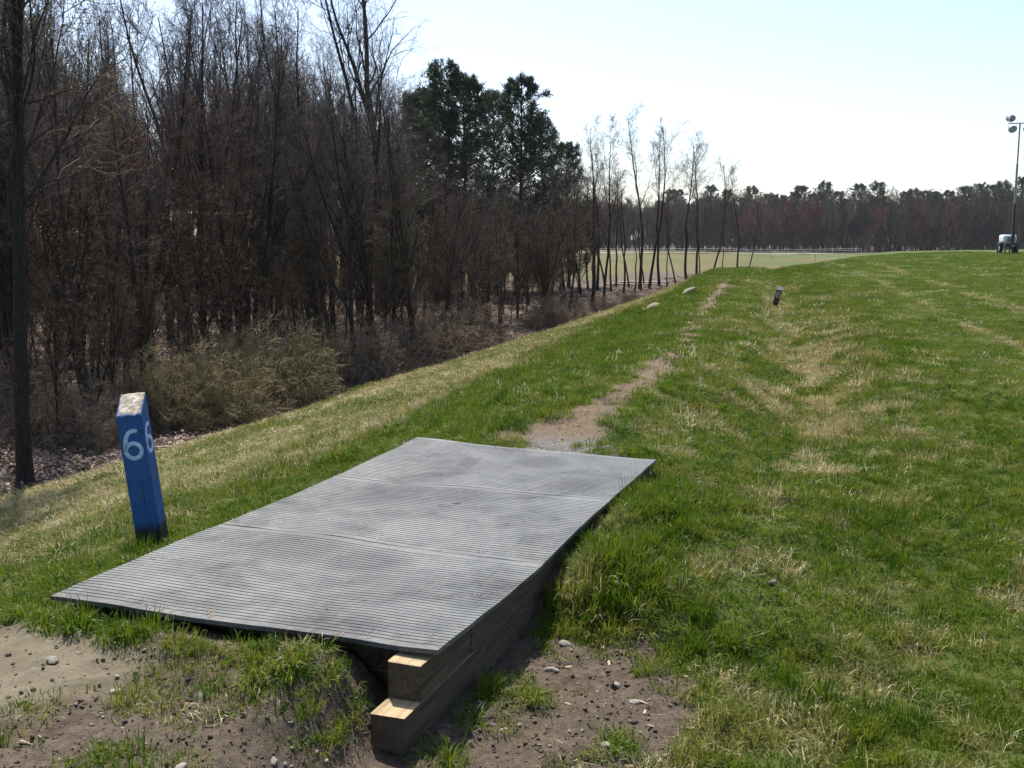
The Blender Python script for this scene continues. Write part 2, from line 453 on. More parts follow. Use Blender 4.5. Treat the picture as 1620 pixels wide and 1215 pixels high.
def height(x, y, micro=True):
    x = np.asarray(x, float); y = np.asarray(y, float)
    xc = x_crest(y); u = x - xc
    zc = -0.05 + 0 * y
    far = sstep(42, 112, y)
    zc = zc * (1 - far) - 2.25 * far
    w = wood_w(x, y)
    zf = -2.25 - 0.45 * sstep(90, 160, y)
    pr = np.clip(w, 0, 1); pr = pr * 0.93 + 0.07 * pr * pr
    rnd = 0.05
    left = zc + (zf - zc) * pr
    left = left + 0.45 * sstep(1.0, 2.0, w) * (y < 95)
    # right: swale, then the field
    f = -0.40 + 0.016 * np.clip(u - 3, 0, 40) + 0.0062 * np.clip(y, 0, 90)
    sw = 0.24 * np.exp(-((u - 1.85) / 0.7) ** 2) * sstep(6.5, 12, y)
    f = f - sw
    fy0 = 44 + 34 * sstep(2, 13, u)
    fall = sstep(fy0, fy0 + 75, y)
    f = f * (1 - fall) + ZFAR * fall
    right = zc + (f - zc) * sstep(0.1, 1.7, u)
    z = np.where(u > 0, right, np.where(w > 0, left, zc))
    z = z * (1 - sstep(100, 150, y)) + ZFAR * sstep(100, 150, y)
    z = z + (fbm(x * 0.05, y * 0.05, 5, 3) - 0.5) * 1.0 * sstep(120, 200, y)
    # round the tee platform
    a, c = to_pad(x, y)
    d = pad_dist(a, c)
    t = np.clip(a / PL, 0, 1)
    zr = -0.315 + 0.02 * t + 0.215 * sstep(1.05, 1.6, a) - 0.05 * sstep(2.9, 3.4, a)
    lft = -0.075 - 0.22 * np.clip(-c, 0, 3) - 0.10 * sstep(0.1, 0.7, -c) * sstep(0.4, 1.6, a)
    s = sstep(1.36, 1.74, c)
    s2 = s * (1 - sstep(PL - 0.4, PL + 0.3, a)) + 0.6 * sstep(PL - 0.4, PL + 0.3, a) * sstep(1.2, 2.4, c)
    gp = lft * (1 - s2) + (zr - 0.04 * np.clip(c - PW, 0, 2)) * s2
    gp = np.where((a > PL) & (c > 0), np.minimum(gp + 0.02, -0.045), gp)
    gp = gp + 0.06 * np.exp(-((a - 1.50) / 0.30) ** 2 - ((c - 2.05) / 0.17) ** 2)
    gp = gp + 0.07 * np.exp(-((a - 2.30) / 0.34) ** 2 - ((c - 2.05) / 0.20) ** 2)
    gp = gp + 0.07 * np.exp(-((a + 0.16) / 0.20) ** 2 - ((c - 1.34) / 0.20) ** 2)
    gp = gp + 0.05 * np.exp(-((a + 0.16) / 0.12) ** 2 - ((c - 0.75) / 0.3) ** 2)
    wgt = 1 - sstep(0.35, 1.6, d)
    z = z * (1 - wgt) + gp * wgt
    if micro:
        near = 1 - sstep(14, 40, y)
        z = z + (fbm(x * 1.3, y * 1.3, 11, 4) - 0.5) * 0.11 * (0.35 + 0.65 * sstep(0.2, 1.2, d)) * near
        z = z + (fbm(x * 8, y * 8, 23, 3) - 0.5) * 0.055 * near
        z = z + (np.abs(fbm(x * 24, y * 24, 27, 3) - 0.5) - 0.1) * 0.05 * (1 - sstep(5.0, 6.5, y))
        z = z + (fbm(x * 0.35, y * 0.35, 31, 3) - 0.5) * 0.25 * sstep(9, 25, y) * (1 - 0.6 * sstep(80, 120, y))
    inside = (a > 0.10) & (a < PL - 0.06) & (c > 0.06) & (c < PW - 0.06)
    z = np.where(inside, np.minimum(z, -0.22), z)
    z = np.where((d < 0.02) & ~inside, np.minimum(z, -0.05), z)
    return z


def hz(x, y):
    return float(height(np.array([x]), np.array([y]))[0])


def x_path(y):
    return np.interp(y, [7.6, 8.6, 9.83, 11.86, 13.73, 18.97, 28.57, 40, 60], [0.22, 0.42, 0.86, 1.56, 2.05, 3.31, 5.48, 8.3, 13.2])


def masks(x, y):
    """dirt, clay, gravel, litter, dry: what the ground is made of, each 0..1"""
    x = np.asarray(x, float); y = np.asarray(y, float)
    a, c = to_pad(x, y)
    n1 = fbm(x * 2.3, y * 2.3, 41, 4); n2 = fbm(x * 7, y * 7, 47, 3); n3 = fbm(x * 0.8, y * 0.8, 53, 3)
    # trodden path
    hw = np.interp(y, [7.4, 8.2, 9.5, 12, 15, 20, 30, 45], [0.58, 0.36, 0.17, 0.16, 0.15, 0.16, 0.18, 0.20])
    dp = np.abs(x - x_path(y)) / hw
    patchy = np.interp(y, [7, 9.5, 12, 14, 17, 40], [0.30, 0.16, 0.14, 0.14, 0.20, 0.16]) + (vnoise(x * 0.5, y * 0.42, 60) - 0.45) * 0.72 * sstep(11, 15, y)
    path = np.clip(1.15 - dp * 0.62 + (n1 - 0.5) * 1.2 + patchy - 0.15, 0, 1) * (a > PL - 0.25) * (dp < 2.2) * ((a > PL + 0.6) | (np.abs(c - 1.10) < 0.44 + (n1 - 0.5) * 0.3)) * (1 - sstep(34, 46, y))
    path = np.where(y > 7, path, 0)
    gravel = (a > PL - 0.2) * (1 - sstep(PL + 0.35, PL + 1.5, a + (n1 - 0.5))) * (1 - sstep(0.45, 0.7, np.abs(c - 1.10)))
    # worn ground before the platform
    e1 = 1 - np.hypot((a + 0.55) / 0.55, (c - 0.20) / 0.78)
    clay0 = sstep(-0.02, 0.42, e1 + (n1 - 0.5) * 0.5)
    e2 = 1 - np.hypot((a + 0.75) / 0.85, (c - 1.05) / 1.15)
    fr = np.clip(0.70 + e2 * 0.9 + (n2 - 0.5) * 1.3 + (n1 - 0.5) * 0.9 - 0.10, 0, 1) * sstep(-0.15, 0.12, e2) 
    # bare strip below the right-hand timbers
    strip = sstep(0.0, 0.25, 1 - np.hypot((a - 0.38) / 1.15, (c - 2.10) / 0.58) + (n1 - 0.5) * 0.8)
    strip = strip * (1 - 0.9 * sstep(0.85, 1.25, a) * (c < 2.3))
    tend = sstep(0.0, 0.35, 1 - np.hypot((a + 0.18) / 0.36, (c - 1.86) / 0.42) + (n1 - 0.5) * 0.4)
    dirt = np.maximum.reduce([path, clay0, fr * 0.95, strip, tend])
    dirt = np.where((a > -0.03) & (a < PL) & (c > 0) & (c < PW), 1.0, dirt)
    clay = clay0
    w = wood_w(x, y)
    litter = sstep(0.965, 1.02, w + (n1 - 0.5) * 0.03) * (y < 112) * (1 - sstep(10, 26, w)) 
    litter = np.maximum(litter, sstep(0, 8, y - (302 - 0.55 * x)))
    u = x - x_crest(y)
    dry = 0.01 + 0.10 * (n3 - 0.5)
    dry = dry + sstep(0.06, 0.34, w) * 0.40 + sstep(0.06, 0.5, w) * (n3 - 0.45) * 1.0
    dry = dry + 0.35 * sstep(0.54, 0.66, fbm((x - 0.3 * y) * 1.1, y * 0.16, 103, 3)) * sstep(0.04, 0.2, w)
    swz = np.exp(-((u - 1.85) / 1.0) ** 2) * sstep(6, 10, y) * (1 - sstep(34, 50, y))
    sp = sstep(0.50, 0.66, fbm(x * 2.6 + 9, y * 2.0, 71, 4))
    dry = dry + swz * (0.06 + 0.95 * sp)
    sp2 = sstep(0.53, 0.68, fbm(x * 3.4 - 4, y * 2.6, 83, 4))
    dry = dry + sp2 * 0.38 * (u > -0.5) * (1 - sstep(3.0, 7.5, u)) * (1 - sstep(30, 50, y)) * (y > 3)
    ml = np.exp(-((u - 5.35) / 0.13) ** 2) + np.exp(-((u - 7.1) / 0.15) ** 2) + 0.4 * np.exp(-((u - 10.2) / 0.15) ** 2)
    dry = dry + ml * 0.72 * sstep(0.25, 0.5, fbm(x * 0.9, y * 0.9, 91, 3)) * (1 - sstep(55, 75, y))
    dry = dry + sstep(95, 130, y) * (0.38 + 2.4 * (fbm(x * 0.035, y * 0.06, 97, 3) - 0.47) + 0.35 * sstep(15, 60, x) * (1 - sstep(150, 210, y)))
    dry = np.clip(dry, 0, 1)
    return dirt, clay, gravel, litter, dry, path


def graded(lo, f0, f1, hi, step, g):
    mid = list(np.arange(f0, f1, step))
    up = []; s = step; p = mid[-1]
    while p < hi: s *= g; p += s; up.append(p)
    dn = []; s = step; p = f0
    while p > lo: s *= g; p -= s; dn.append(p)
    return np.array(dn[::-1] + mid + up)


gx = graded(-700, -2.6, 2.6, 700, 0.028, 1.033)
gy = graded(-60, 2.8, 8.0, 900, 0.028, 1.033)
GX, GY = np.meshgrid(gx, gy)
GZ = height(GX, GY)
nx, ny = len(gx), len(gy)
mk = masks(GX, GY)
idx = np.arange(nx * ny).reshape(ny, nx)
quads = np.stack([idx[:-1, :-1], idx[:-1, 1:], idx[1:, 1:], idx[1:, :-1]], -1).reshape(-1, 4)
V = np.stack([GX, GY, GZ], -1).reshape(-1, 3)
attrs = {k: m_.ravel() for k, m_ in zip(('dirt', 'clay', 'gravel', 'litter', 'dry', 'path'), mk)}
fq = lambda n: attrs[n][quads].mean(1)
fl, fp, fd = fq('litter'), fq('path'), fq('dirt')
zone = np.where(fl > 0.5, 3, np.where(fp > 0.45, 1, np.where(fd > 0.5, 2, 0)))
# a forest floor under the wood beyond the far field is its own stretch
for zi, nm, lab in ((0, 'ground', 'grassy ground'), (1, 'dirt_path', 'trodden path'), (2, 'bare_soil', 'bare soil'), (3, 'forest_floor', 'leaf litter')):
    q = quads[zone == zi]
    used = np.unique(q); remap = np.full(len(V), -1); remap[used] = np.arange(len(used))
    g = Geo(); g.add(V[used], remap[q])
    me = g.mesh(nm, M_GROUND, True)
    for k in ('dirt', 'clay', 'gravel', 'litter', 'dry', 'path'):
        at = me.attributes.new(k, 'FLOAT', 'POINT')
        at.data.foreach_set('value', attrs[k][used].astype(np.float32))
    o = link(nm, me); o['kind'] = 'structure'

# far race track: a strip of stone dust just above the turf
tx = np.linspace(-60, 230, 80)
ty0 = 236 - 0.03 * tx
g = Geo()
vv = []
for xx, y0 in zip(tx, ty0):
    for dy in (0.0, 5.5, 11.0):
        vv.append((xx, y0 + dy, hz(xx, y0 + dy) + 0.10))
qi = []
for i in range(len(tx) - 1):
    for j in range(2):
        qi.append((i * 3 + j, i * 3 + 3 + j, i * 3 + 4 + j, i * 3 + 1 + j))
g.add(vv, qi)
o = link('race_track', g.mesh('race_track', M_TRACK, True)); o['kind'] = 'structure'

# ------------------------------------------------------------------ tee platform
pad = thing('tee_platform', 'low timber tee platform topped with ribbed dark grey rubber mats', 'platform', from_pad(0, 0), (0, 0, -PYAW))
# local axes: x across, y along


def warp(c, a):
    """how far the worn mats sag and lift"""
    s, t = c / PW, a / PL
    z = 0.016 * np.exp(-((t) / 0.10) ** 2) * s ** 2
    z = z - 0.020 * np.exp(-((t - 0.33) / 0.14) ** 2) * s ** 2
    z = z + 0.024 * np.exp(-((t - 1) / 0.16) ** 2) * (1 - s) ** 2
    z = z + 0.006 * np.sin(5.2 * s + 1.0) * np.sin(7.5 * t) + 0.004 * np.sin(11 * s - 6 * t)
    z = z + (fbm(np.asarray(c) * 2.4, np.asarray(a) * 2.4, 201, 3) - 0.5) * 0.016
    return z


def mat_mesh(seed, a0, a1):
    pitch = 0.0315; flat = 0.046; gw = 0.0066; gd = 0.0045; th = 0.019
    prof = [(a0, 0.0, 0), ]
    p = a0 + flat
    while p < a1 - flat - gw:
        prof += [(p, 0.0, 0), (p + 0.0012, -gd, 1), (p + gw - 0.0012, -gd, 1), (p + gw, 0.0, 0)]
        p += pitch
    prof += [(a1, 0.0, 0)]
    prof = np.array(prof)
    ncx = 34
    cs = np.linspace(0.0, PW, ncx)
    n = len(prof)
    A = np.repeat(prof[:, 0][:, None], ncx, 1); C = np.repeat(cs[None], n, 0)
    wob = 0.0014 * np.sin(C * 9 + A * 3 + seed)
    e0 = (fbm(cs * 5, cs * 0 + seed, 3) - 0.5) * 0.010
    A2 = A + wob; A2[0] += e0; A2[-1] += e0
    edge = (fbm(A[:, 0] * 4, A[:, 0] * 0 + seed + 7, 9) - 0.5) * 0.008
    C2 = C.copy(); C2[:, 0] += edge; C2[:, -1] += edge[::-1]
    base = warp(C, A)
    Z = base + prof[:, 1][:, None]
    top = np.stack([C2, A2, Z], -1).reshape(-1, 3)
    bot = np.stack([C2, A2, base - th], -1).reshape(-1, 3)
    g = Geo()
    ii = np.arange(n * ncx).reshape(n, ncx)
    qt = np.stack([ii[:-1, :-1], ii[:-1, 1:], ii[1:, 1:], ii[1:, :-1]], -1).reshape(-1, 4)
    m = n * ncx
    per = np.concatenate([ii[0, :], ii[1:, -1], ii[-1, -2::-1], ii[-2:0:-1, 0]])
    pn = np.roll(per, -1)
    qs = np.stack([per, per + m, pn + m, pn], -1)
    qb = (qt + m)[:, ::-1]
    g.add(np.concatenate([top, bot]), np.concatenate([qt, qs, qb]))
    me = g.mesh('rubber_mat', M_RUBBER)
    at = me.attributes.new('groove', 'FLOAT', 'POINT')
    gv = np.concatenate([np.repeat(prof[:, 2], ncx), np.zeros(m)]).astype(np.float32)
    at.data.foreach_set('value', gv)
    return me


for i in range(3):
    o = link('rubber_mat', mat_mesh(i * 3.1, PL / 3 * i + (0.004 if i else 0), PL / 3 * (i + 1) - 0.004), pad)


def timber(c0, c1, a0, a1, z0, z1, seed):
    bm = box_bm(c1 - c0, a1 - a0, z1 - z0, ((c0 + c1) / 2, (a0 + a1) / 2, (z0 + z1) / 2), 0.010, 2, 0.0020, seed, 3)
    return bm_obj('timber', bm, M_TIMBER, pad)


TT = -0.024; T = 0.14
# right wall: three courses with staggered joints (the lowest is buried)
timber(PW - 0.175, PW - 0.033, -0.070, 0.40, TT - T, TT, 1)
timber(PW - 0.172, PW - 0.030, 0.406, 2.43, TT - T, TT - 0.001, 2)
timber(PW - 0.176, PW - 0.034, 2.436, 3.62, TT - T, TT, 3)
timber(PW - 0.177, PW - 0.036, -0.210, 1.20, TT - 2 * T - 0.003, TT - T - 0.003, 4)
timber(PW - 0.176, PW - 0.034, 1.206, 3.60, TT - 2 * T - 0.003, TT - T - 0.003, 5)
timber(PW - 0.178, PW - 0.038, -0.16, 1.9, TT - 3 * T - 0.006, TT - 2 * T - 0.006, 6)
timber(PW - 0.174, PW - 0.034, 1.906, 3.60, TT - 3 * T - 0.006, TT - 2 * T - 0.006, 7)
# left, near and far walls
timber(0.03, 0.17, 0.13, 2.40, TT - T, TT, 8)
timber(0.03, 0.17, 2.406, 3.60, TT - T, TT, 9)
timber(0.028, 0.168, 0.13, 3.60, TT - 2 * T - 0.003, TT - T - 0.003, 10)
timber(0.178, PW - 0.182, 0.135, 0.275, TT - T, TT, 11)
timber(0.178, PW - 0.182, 0.137, 0.277, TT - 2 * T - 0.003, TT - T - 0.003, 12)
timber(0.178, PW - 0.182, 3.44, 3.58, TT - T, TT, 13)
# joists that carry the mats
for k, a_ in enumerate((0.95, 1.85, 2.70)):
    timber(0.178, PW - 0.182, a_, a_ + 0.14, TT - T, TT - 0.002, 20 + k)

# ------------------------------------------------------------------ marker posts


def digit_six(hh, ww, st, mat, parent, name='digit'):
    """a stencilled 6 in the local x-z plane, facing -y"""
    g = Geo()

    def ribbon(pts, closed=False):
        pts = np.array(pts); n = len(pts)
        tn = np.gradient(pts, axis=0)
        if closed: tn = np.roll(pts, -1, 0) - np.roll(pts, 1, 0)
        tn /= np.linalg.norm(tn, axis=1)[:, None]
        nr = np.stack([-tn[:, 1], tn[:, 0]], -1) * st / 2
        L, R = pts + nr, pts - nr
        v = [];
        for p in (L, R):
            v.append(np.stack([p[:, 0], np.zeros(n), p[:, 1]], -1))
        for p in (L, R):
            v.append(np.stack([p[:, 0], np.full(n, 0.003), p[:, 1]], -1))
        v = np.concatenate(v)
        m = n if closed else n - 1
        i = np.arange(m); j = (i + 1) % n
        q = np.concatenate([np.stack([i, j, n + j, n + i], -1), np.stack([j, i, 2 * n + i, 2 * n + j], -1), np.stack([n + i, n + j, 3 * n + j, 3 * n + i], -1)])
        g.add(v, q)
    rx, ry = ww / 2 - st / 2, hh * 0.30 - st / 2
    cz = hh * 0.30
    th = np.linspace(0, 2 * np.pi, 28, endpoint=False)
    ribbon(np.stack([rx * np.cos(th), cz + ry * np.sin(th)], -1), True)
    t = np.linspace(0, 1, 14)
    P = np.array([(-rx, cz - 0.02 * hh), (-rx * 1.02, hh * 0.78), (-rx * 0.25, hh * 1.02), (rx * 0.78, hh * 0.90)])
    b = ((1 - t) ** 3)[:, None] * P[0] + (3 * (1 - t) ** 2 * t)[:, None] * P[1] + (3 * (1 - t) * t ** 2)[:, None] * P[2] + (t ** 3)[:, None] * P[3]
    ribbon(b)
    return link(name, g.mesh(name, mat), parent)


def marker_post(label, loc, rot, w, hgt, cut, paint, endm, digm, dig_h, dig_z, both):
    root = thing('marker_post', label, 'post', loc, rot, None)
    h = w / 2; base = -0.45
    zf, zb = hgt - cut, hgt
    bm = bmesh.new()
    co = [(-h, -h, base), (h, -h, base), (h, h, base), (-h, h, base), (-h, -h, zf), (h, -h, zf), (h, h, zb), (-h, h, zb)]
    vs_ = [bm.verts.new(c) for c in co]
    for f in ((3, 2, 1, 0), (4, 5, 6, 7), (0, 1, 5, 4), (1, 2, 6, 5), (2, 3, 7, 6), (3, 0, 4, 7)):
        bm.faces.new([vs_[i] for i in f])
    bmesh.ops.bevel(bm, geom=bm.edges[:], offset=0.004, segments=2, affect='EDGES')
    bm_obj('shaft', bm, paint, root)
    # bare sawn end on the slanted top, chipped at its rim
    r = random.Random(7)
    bm = bmesh.new()
    n = 9; top = []
    for i in range(n):
        row = []
        for j in range(n):
            sx, sy_ = -h + w * i / (n - 1), -h + w * j / (n - 1)
            rim = i in (0, n - 1) or j in (0, n - 1)
            k = 0.975 + (r.uniform(-0.03, 0.0) if rim else 0)
            zz = zf + cut * j / (n - 1) + 0.004 + r.uniform(-0.0025, 0.003) - (0.005 if rim else 0)
            row.append(bm.verts.new((sx * k, sy_ * k, zz)))
        top.append(row)
    for i in range(n - 1):
        for j in range(n - 1):
            bm.faces.new((top[i][j], top[i + 1][j], top[i + 1][j + 1], top[i][j + 1]))
    ret = bmesh.ops.extrude_face_region(bm, geom=bm.faces[:])
    for v in [e for e in ret['geom'] if isinstance(e, bmesh.types.BMVert)]: v.co.z -= 0.012
    bmesh.ops.recalc_face_normals(bm, faces=bm.faces[:])
    bm_obj('sawn_end', bm, endm, root)
    d = digit_six(dig_h, w * 0.78, dig_h * 0.125, digm, root)
    d.location = (0.0, -h - 0.0025, dig_z)
    if both:
        d = digit_six(dig_h, w * 0.78, dig_h * 0.125, digm, root)
        d.location = (h + 0.0025, 0.0, dig_z + 0.02); d.rotation_euler = (0, 0, math.pi / 2)
    return root


zb = hz(-2.06, 5.88)
marker_post('leaning blue marker post with a white six on each visible side', (-2.05, 5.86, zb), (math.radians(1), math.radians(-6.0), math.radians(2)),
            0.140, 0.955, 0.105, M_BLUE, M_ENDGRAIN, M_DIGIT, 0.180, 0.595, True)
zb = hz(6.95, 27.95)
marker_post('dark brown leaning marker post with pale six out on the grass', (6.95, 27.95, zb), (0, math.radians(14), math.radians(-6)),
            0.140, 0.60, 0.09, M_BROWNPAINT, M_GREYEND, M_DIGITW, 0.17, 0.30, False)

# ------------------------------------------------------------------ light tower on the field
LT = (34.55, 74.0)
zt = hz(*LT)
lt = thing('light_tower', 'towable floodlight tower with white engine housing and tall thin mast', 'light tower', (LT[0], LT[1], zt), (0, 0, math.radians(-12)))
hb = bm_obj('engine_housing', box_bm(0.86, 1.4, 0.56, (0, 0.1, 1.00), 0.16, 4), M_WHITE, lt, True)
bm_obj('louvre', box_bm(0.55, 0.02, 0.30, (0.08, -0.612, 0.96), 0.004), M_GALV, hb)
bm_obj('fender', box_bm(0.26, 0.75, 0.26, (-0.47, -0.1, 0.66), 0.10, 3), M_DARKSTEEL, lt, True)
bm_obj('fender', box_bm(0.26, 0.75, 0.30, (0.47, -0.1, 0.64), 0.12, 3), M_DARKSTEEL, lt, True)
bm_obj('chassis', box_bm(0.80, 2.3, 0.24, (0, 0, 0.60), 0.02), M_DARKSTEEL, lt)
for s in (-1, 1):
    wh = bm_obj('wheel', cyl_bm(0.31, 0.31, (s * 0.38, -0.1, 0.31), (s * 0.56, -0.1, 0.31), 20), M_TYRE, lt, True)
    bm_obj('rim', cyl_bm(0.17, 0.15, (s * 0.54, -0.1, 0.31), (s * 0.575, -0.1, 0.31), 16), M_GALV, wh)
    bm_obj('outrigger', box_bm(0.09, 0.09, 0.62, (s * 0.40, -1.08, 0.31), 0.008), M_DARKSTEEL, lt)
    bm_obj('outrigger', box_bm(0.09, 0.09, 0.62, (s * 0.40, 1.08, 0.31), 0.008), M_DARKSTEEL, lt)
bm_obj('jack_stand', box_bm(0.08, 0.08, 0.6, (0, -1.35, 0.30), 0.008), M_DARKSTEEL, lt)
bm_obj('drawbar', box_bm(0.1, 1.1, 0.08, (0, -1.6, 0.52), 0.01), M_DARKSTEEL, lt)
m1 = bm_obj('lower_mast', box_bm(0.17, 0.17, 2.9, (0.06, -0.95, 1.95), 0.012), M_DARKSTEEL, lt)
bm_obj('winch', box_bm(0.2, 0.16, 0.24, (0.06, -1.11, 1.25), 0.02), M_DARKSTEEL, m1)
bm_obj('middle_mast', box_bm(0.125, 0.125, 2.7, (0.06, -0.95, 4.7), 0.01), M_GALV, lt)
bm_obj('upper_mast', box_bm(0.09, 0.09, 2.75, (0.06, -0.95, 7.35), 0.008), M_GALV, lt)
bm_obj('crossbar', box_bm(1.5, 0.07, 0.07, (0.06, -0.95, 8.76), 0.008), M_GALV, lt)


def floodlight(x, z, tx, tz):
    bm = bmesh.new()
    prof = [(0.05, 0.0), (0.10, 0.03), (0.16, 0.12), (0.27, 0.26), (0.32, 0.36), (0.32, 0.40)]
    n = 18; rings = []
    for r_, h_ in prof:
        rings.append([bm.verts.new((r_ * math.cos(2 * math.pi * k / n), r_ * math.sin(2 * math.pi * k / n) * 0.82, h_)) for k in range(n)])
    for i in range(len(rings) - 1):
        for k in range(n):
            bm.faces.new((rings[i][k], rings[i][(k + 1) % n], rings[i + 1][(k + 1) % n], rings[i + 1][k]))
    bm.faces.new(rings[0][::-1])
    o = bm_obj('floodlight', bm, M_GALV, lt, True, (x, -0.95, z), (math.radians(tx), 0, math.radians(tz)))
    bm = bmesh.new()
    ring = [bm.verts.new((0.315 * math.cos(2 * math.pi * k / n), 0.315 * math.sin(2 * math.pi * k / n) * 0.82, 0.395)) for k in range(n)]
    bm.faces.new(ring)
    r2 = bmesh.ops.extrude_face_region(bm, geom=bm.faces[:])
    for v in [e for e in r2['geom'] if isinstance(e, bmesh.types.BMVert)]: v.co.z -= 0.02
    bmesh.ops.recalc_face_normals(bm, faces=bm.faces[:])
    bm_obj('lens', bm, M_LENS, o)
    bm_obj('bracket', box_bm(0.05, 0.04, 0.22, (0, 0.0, -0.08), 0.004), M_GALV, o)


floodlight(-0.58, 8.52, 118, 24); floodlight(0.66, 8.52, 118, -24)
floodlight(-0.62, 8.95, 62, 155); floodlight(0.66, 8.98, 112, -20)

# ------------------------------------------------------------------ fences


def white_rail(x0, x1, y_of, name, label, post_step, rail_h, mats, rails=(1.05, 0.62), thick=0.10, group=None):
    n = max(2, int((x1 - x0) / post_step) + 1)
    xs = np.linspace(x0, x1, n)
    root = thing(name, label, 'fence', (xs[0], y_of(xs[0]), hz(xs[0], y_of(xs[0]))), group=group)
    bx_, by_, bz_ = root.location
    pts = [(x, y_of(x), hz(x, y_of(x))) for x in xs]
    pm = bpy.data.meshes.new('post')
    bm = box_bm(thick, thick, rail_h + 0.3, (0, 0, rail_h / 2 - 0.15), 0.01); bm.to_mesh(pm); bm.free(); pm.materials.append(mats[0])
    for p in pts:
        link('post', pm, root, (p[0] - bx_, p[1] - by_, p[2] - bz_))
    for rh in rails:
        for p, q_ in zip(pts[:-1], pts[1:]):
            a_ = Vector(p) + Vector((0, -0.06, rh)) - root.location; b_ = Vector(q_) + Vector((0, -0.06, rh)) - root.location
            bm = cyl_bm(thick * 0.42, thick * 0.42, a_, b_, 6)
            bm_obj('rail', bm, mats[1], root)
    return root


white_rail(2, 76.5, lambda x: 234.5 - 0.03 * x, 'rail_fence', 'long white rail fence along the far race track', 6.2, 1.15, (M_RAIL, M_RAIL), (1.1, 0.7), 0.075)
wf = white_rail(44.0, 64.0, lambda x: 92 + 4.4 * (64 - x), 'wire_fence', 'thin wire fence on slim posts crossing behind the light tower', 3.0, 1.25, (M_DARKSTEEL, M_GALV), (1.2, 0.7), 0.05)

# ------------------------------------------------------------------ plant growing


def unit(a):
    return a / np.maximum(np.linalg.norm(a, axis=-1, keepdims=True), 1e-9)


def grow(start, d, length, n, wob, trop, rng):
    """m wandering stems of n pieces each"""
    m = len(start); pts = np.zeros((m, n + 1, 3)); tg = np.zeros((m, n + 1, 3))
    p = start.copy(); d = unit(d.copy()); pts[:, 0] = p; tg[:, 0] = d
    for i in range(n):
        d = unit(d + rng.normal(0, wob, (m, 3)) + np.array([0, 0, 1.0]) * trop)
        p = p + d * (length / n)[:, None]
        pts[:, i + 1] = p; tg[:, i + 1] = d
    return pts, tg


def taper(r0, r1, n, pw=1.0):
    t = np.linspace(0, 1, n + 1)[None] ** pw
    return np.asarray(r0)[:, None] * (1 - t) + np.asarray(r1)[:, None] * t


def tubes(g, pts, rad, k, m=0):
    M_, n, _ = pts.shape
    tg = np.gradient(pts, axis=1); tg = unit(tg)
    ref = np.where(np.abs(tg[:, :1, 2:3]) > 0.9, np.array([1.0, 0, 0]), np.array([0, 0, 1.0]))
    a = unit(np.cross(tg, np.broadcast_to(ref, tg.shape))); b = np.cross(tg, a)
    th = 2 * np.pi * np.arange(k) / k
    v = pts[:, :, None] + rad[:, :, None, None] * (np.cos(th)[None, None, :, None] * a[:, :, None] + np.sin(th)[None, None, :, None] * b[:, :, None])
    i, j = np.meshgrid(np.arange(n - 1), np.arange(k), indexing='ij')
    q = np.stack([i * k + j, i * k + (j + 1) % k, (i + 1) * k + (j + 1) % k, (i + 1) * k + j], -1).reshape(-1, 4)
    q = (q[None] + (np.arange(M_) * n * k)[:, None, None]).reshape(-1, 4)
    g.add(v.reshape(-1, 3), q, m=m)


def spawn(pts, tg, rad, ln, cnt, t0, t1, ang, rng, rs=0.55, ls=(0.4, 0.7), rmin=0.003, fall=0.5):
    """cnt children on each parent"""
    M_, n1, _ = pts.shape; n = n1 - 1
    t = (np.arange(cnt)[None] + rng.random((M_, cnt))) / cnt * (t1 - t0) + t0
    f = t * n; i = np.minimum(f.astype(int), n - 1); fr = (f - i)[..., None]
    mi = np.arange(M_)[:, None]
    p = pts[mi, i] * (1 - fr) + pts[mi, i + 1] * fr
    d = tg[mi, i]
    r = rad[mi, i] * (1 - fr[..., 0]) + rad[mi, i + 1] * fr[..., 0]
    ax = unit(np.cross(d, rng.normal(0, 1, d.shape)))
    an = np.radians(rng.uniform(ang[0], ang[1], (M_, cnt)))[..., None]
    nd = d * np.cos(an) + ax * np.sin(an)
    L = ln[:, None] * rng.uniform(ls[0], ls[1], (M_, cnt)) * (1 - fall * (t - t0) / max(t1 - t0, 1e-6))
    return p.reshape(-1, 3), nd.reshape(-1, 3), L.ravel(), np.maximum(r * rs, rmin).ravel()


def flakes(g, c, size, rng, m=0, aspect=0.6):
    n = len(c)
    a = unit(rng.normal(0, 1, (n, 3))); b = unit(np.cross(a, rng.normal(0, 1, (n, 3))))
    s = (size * rng.uniform(0.6, 1.4, n))[:, None]
    v = np.stack([c - a * s, c + b * s * aspect, c + a * s, c - b * s * aspect], 1).reshape(-1, 3)
    g.add(v, np.arange(n * 4).reshape(-1, 4), m=m)


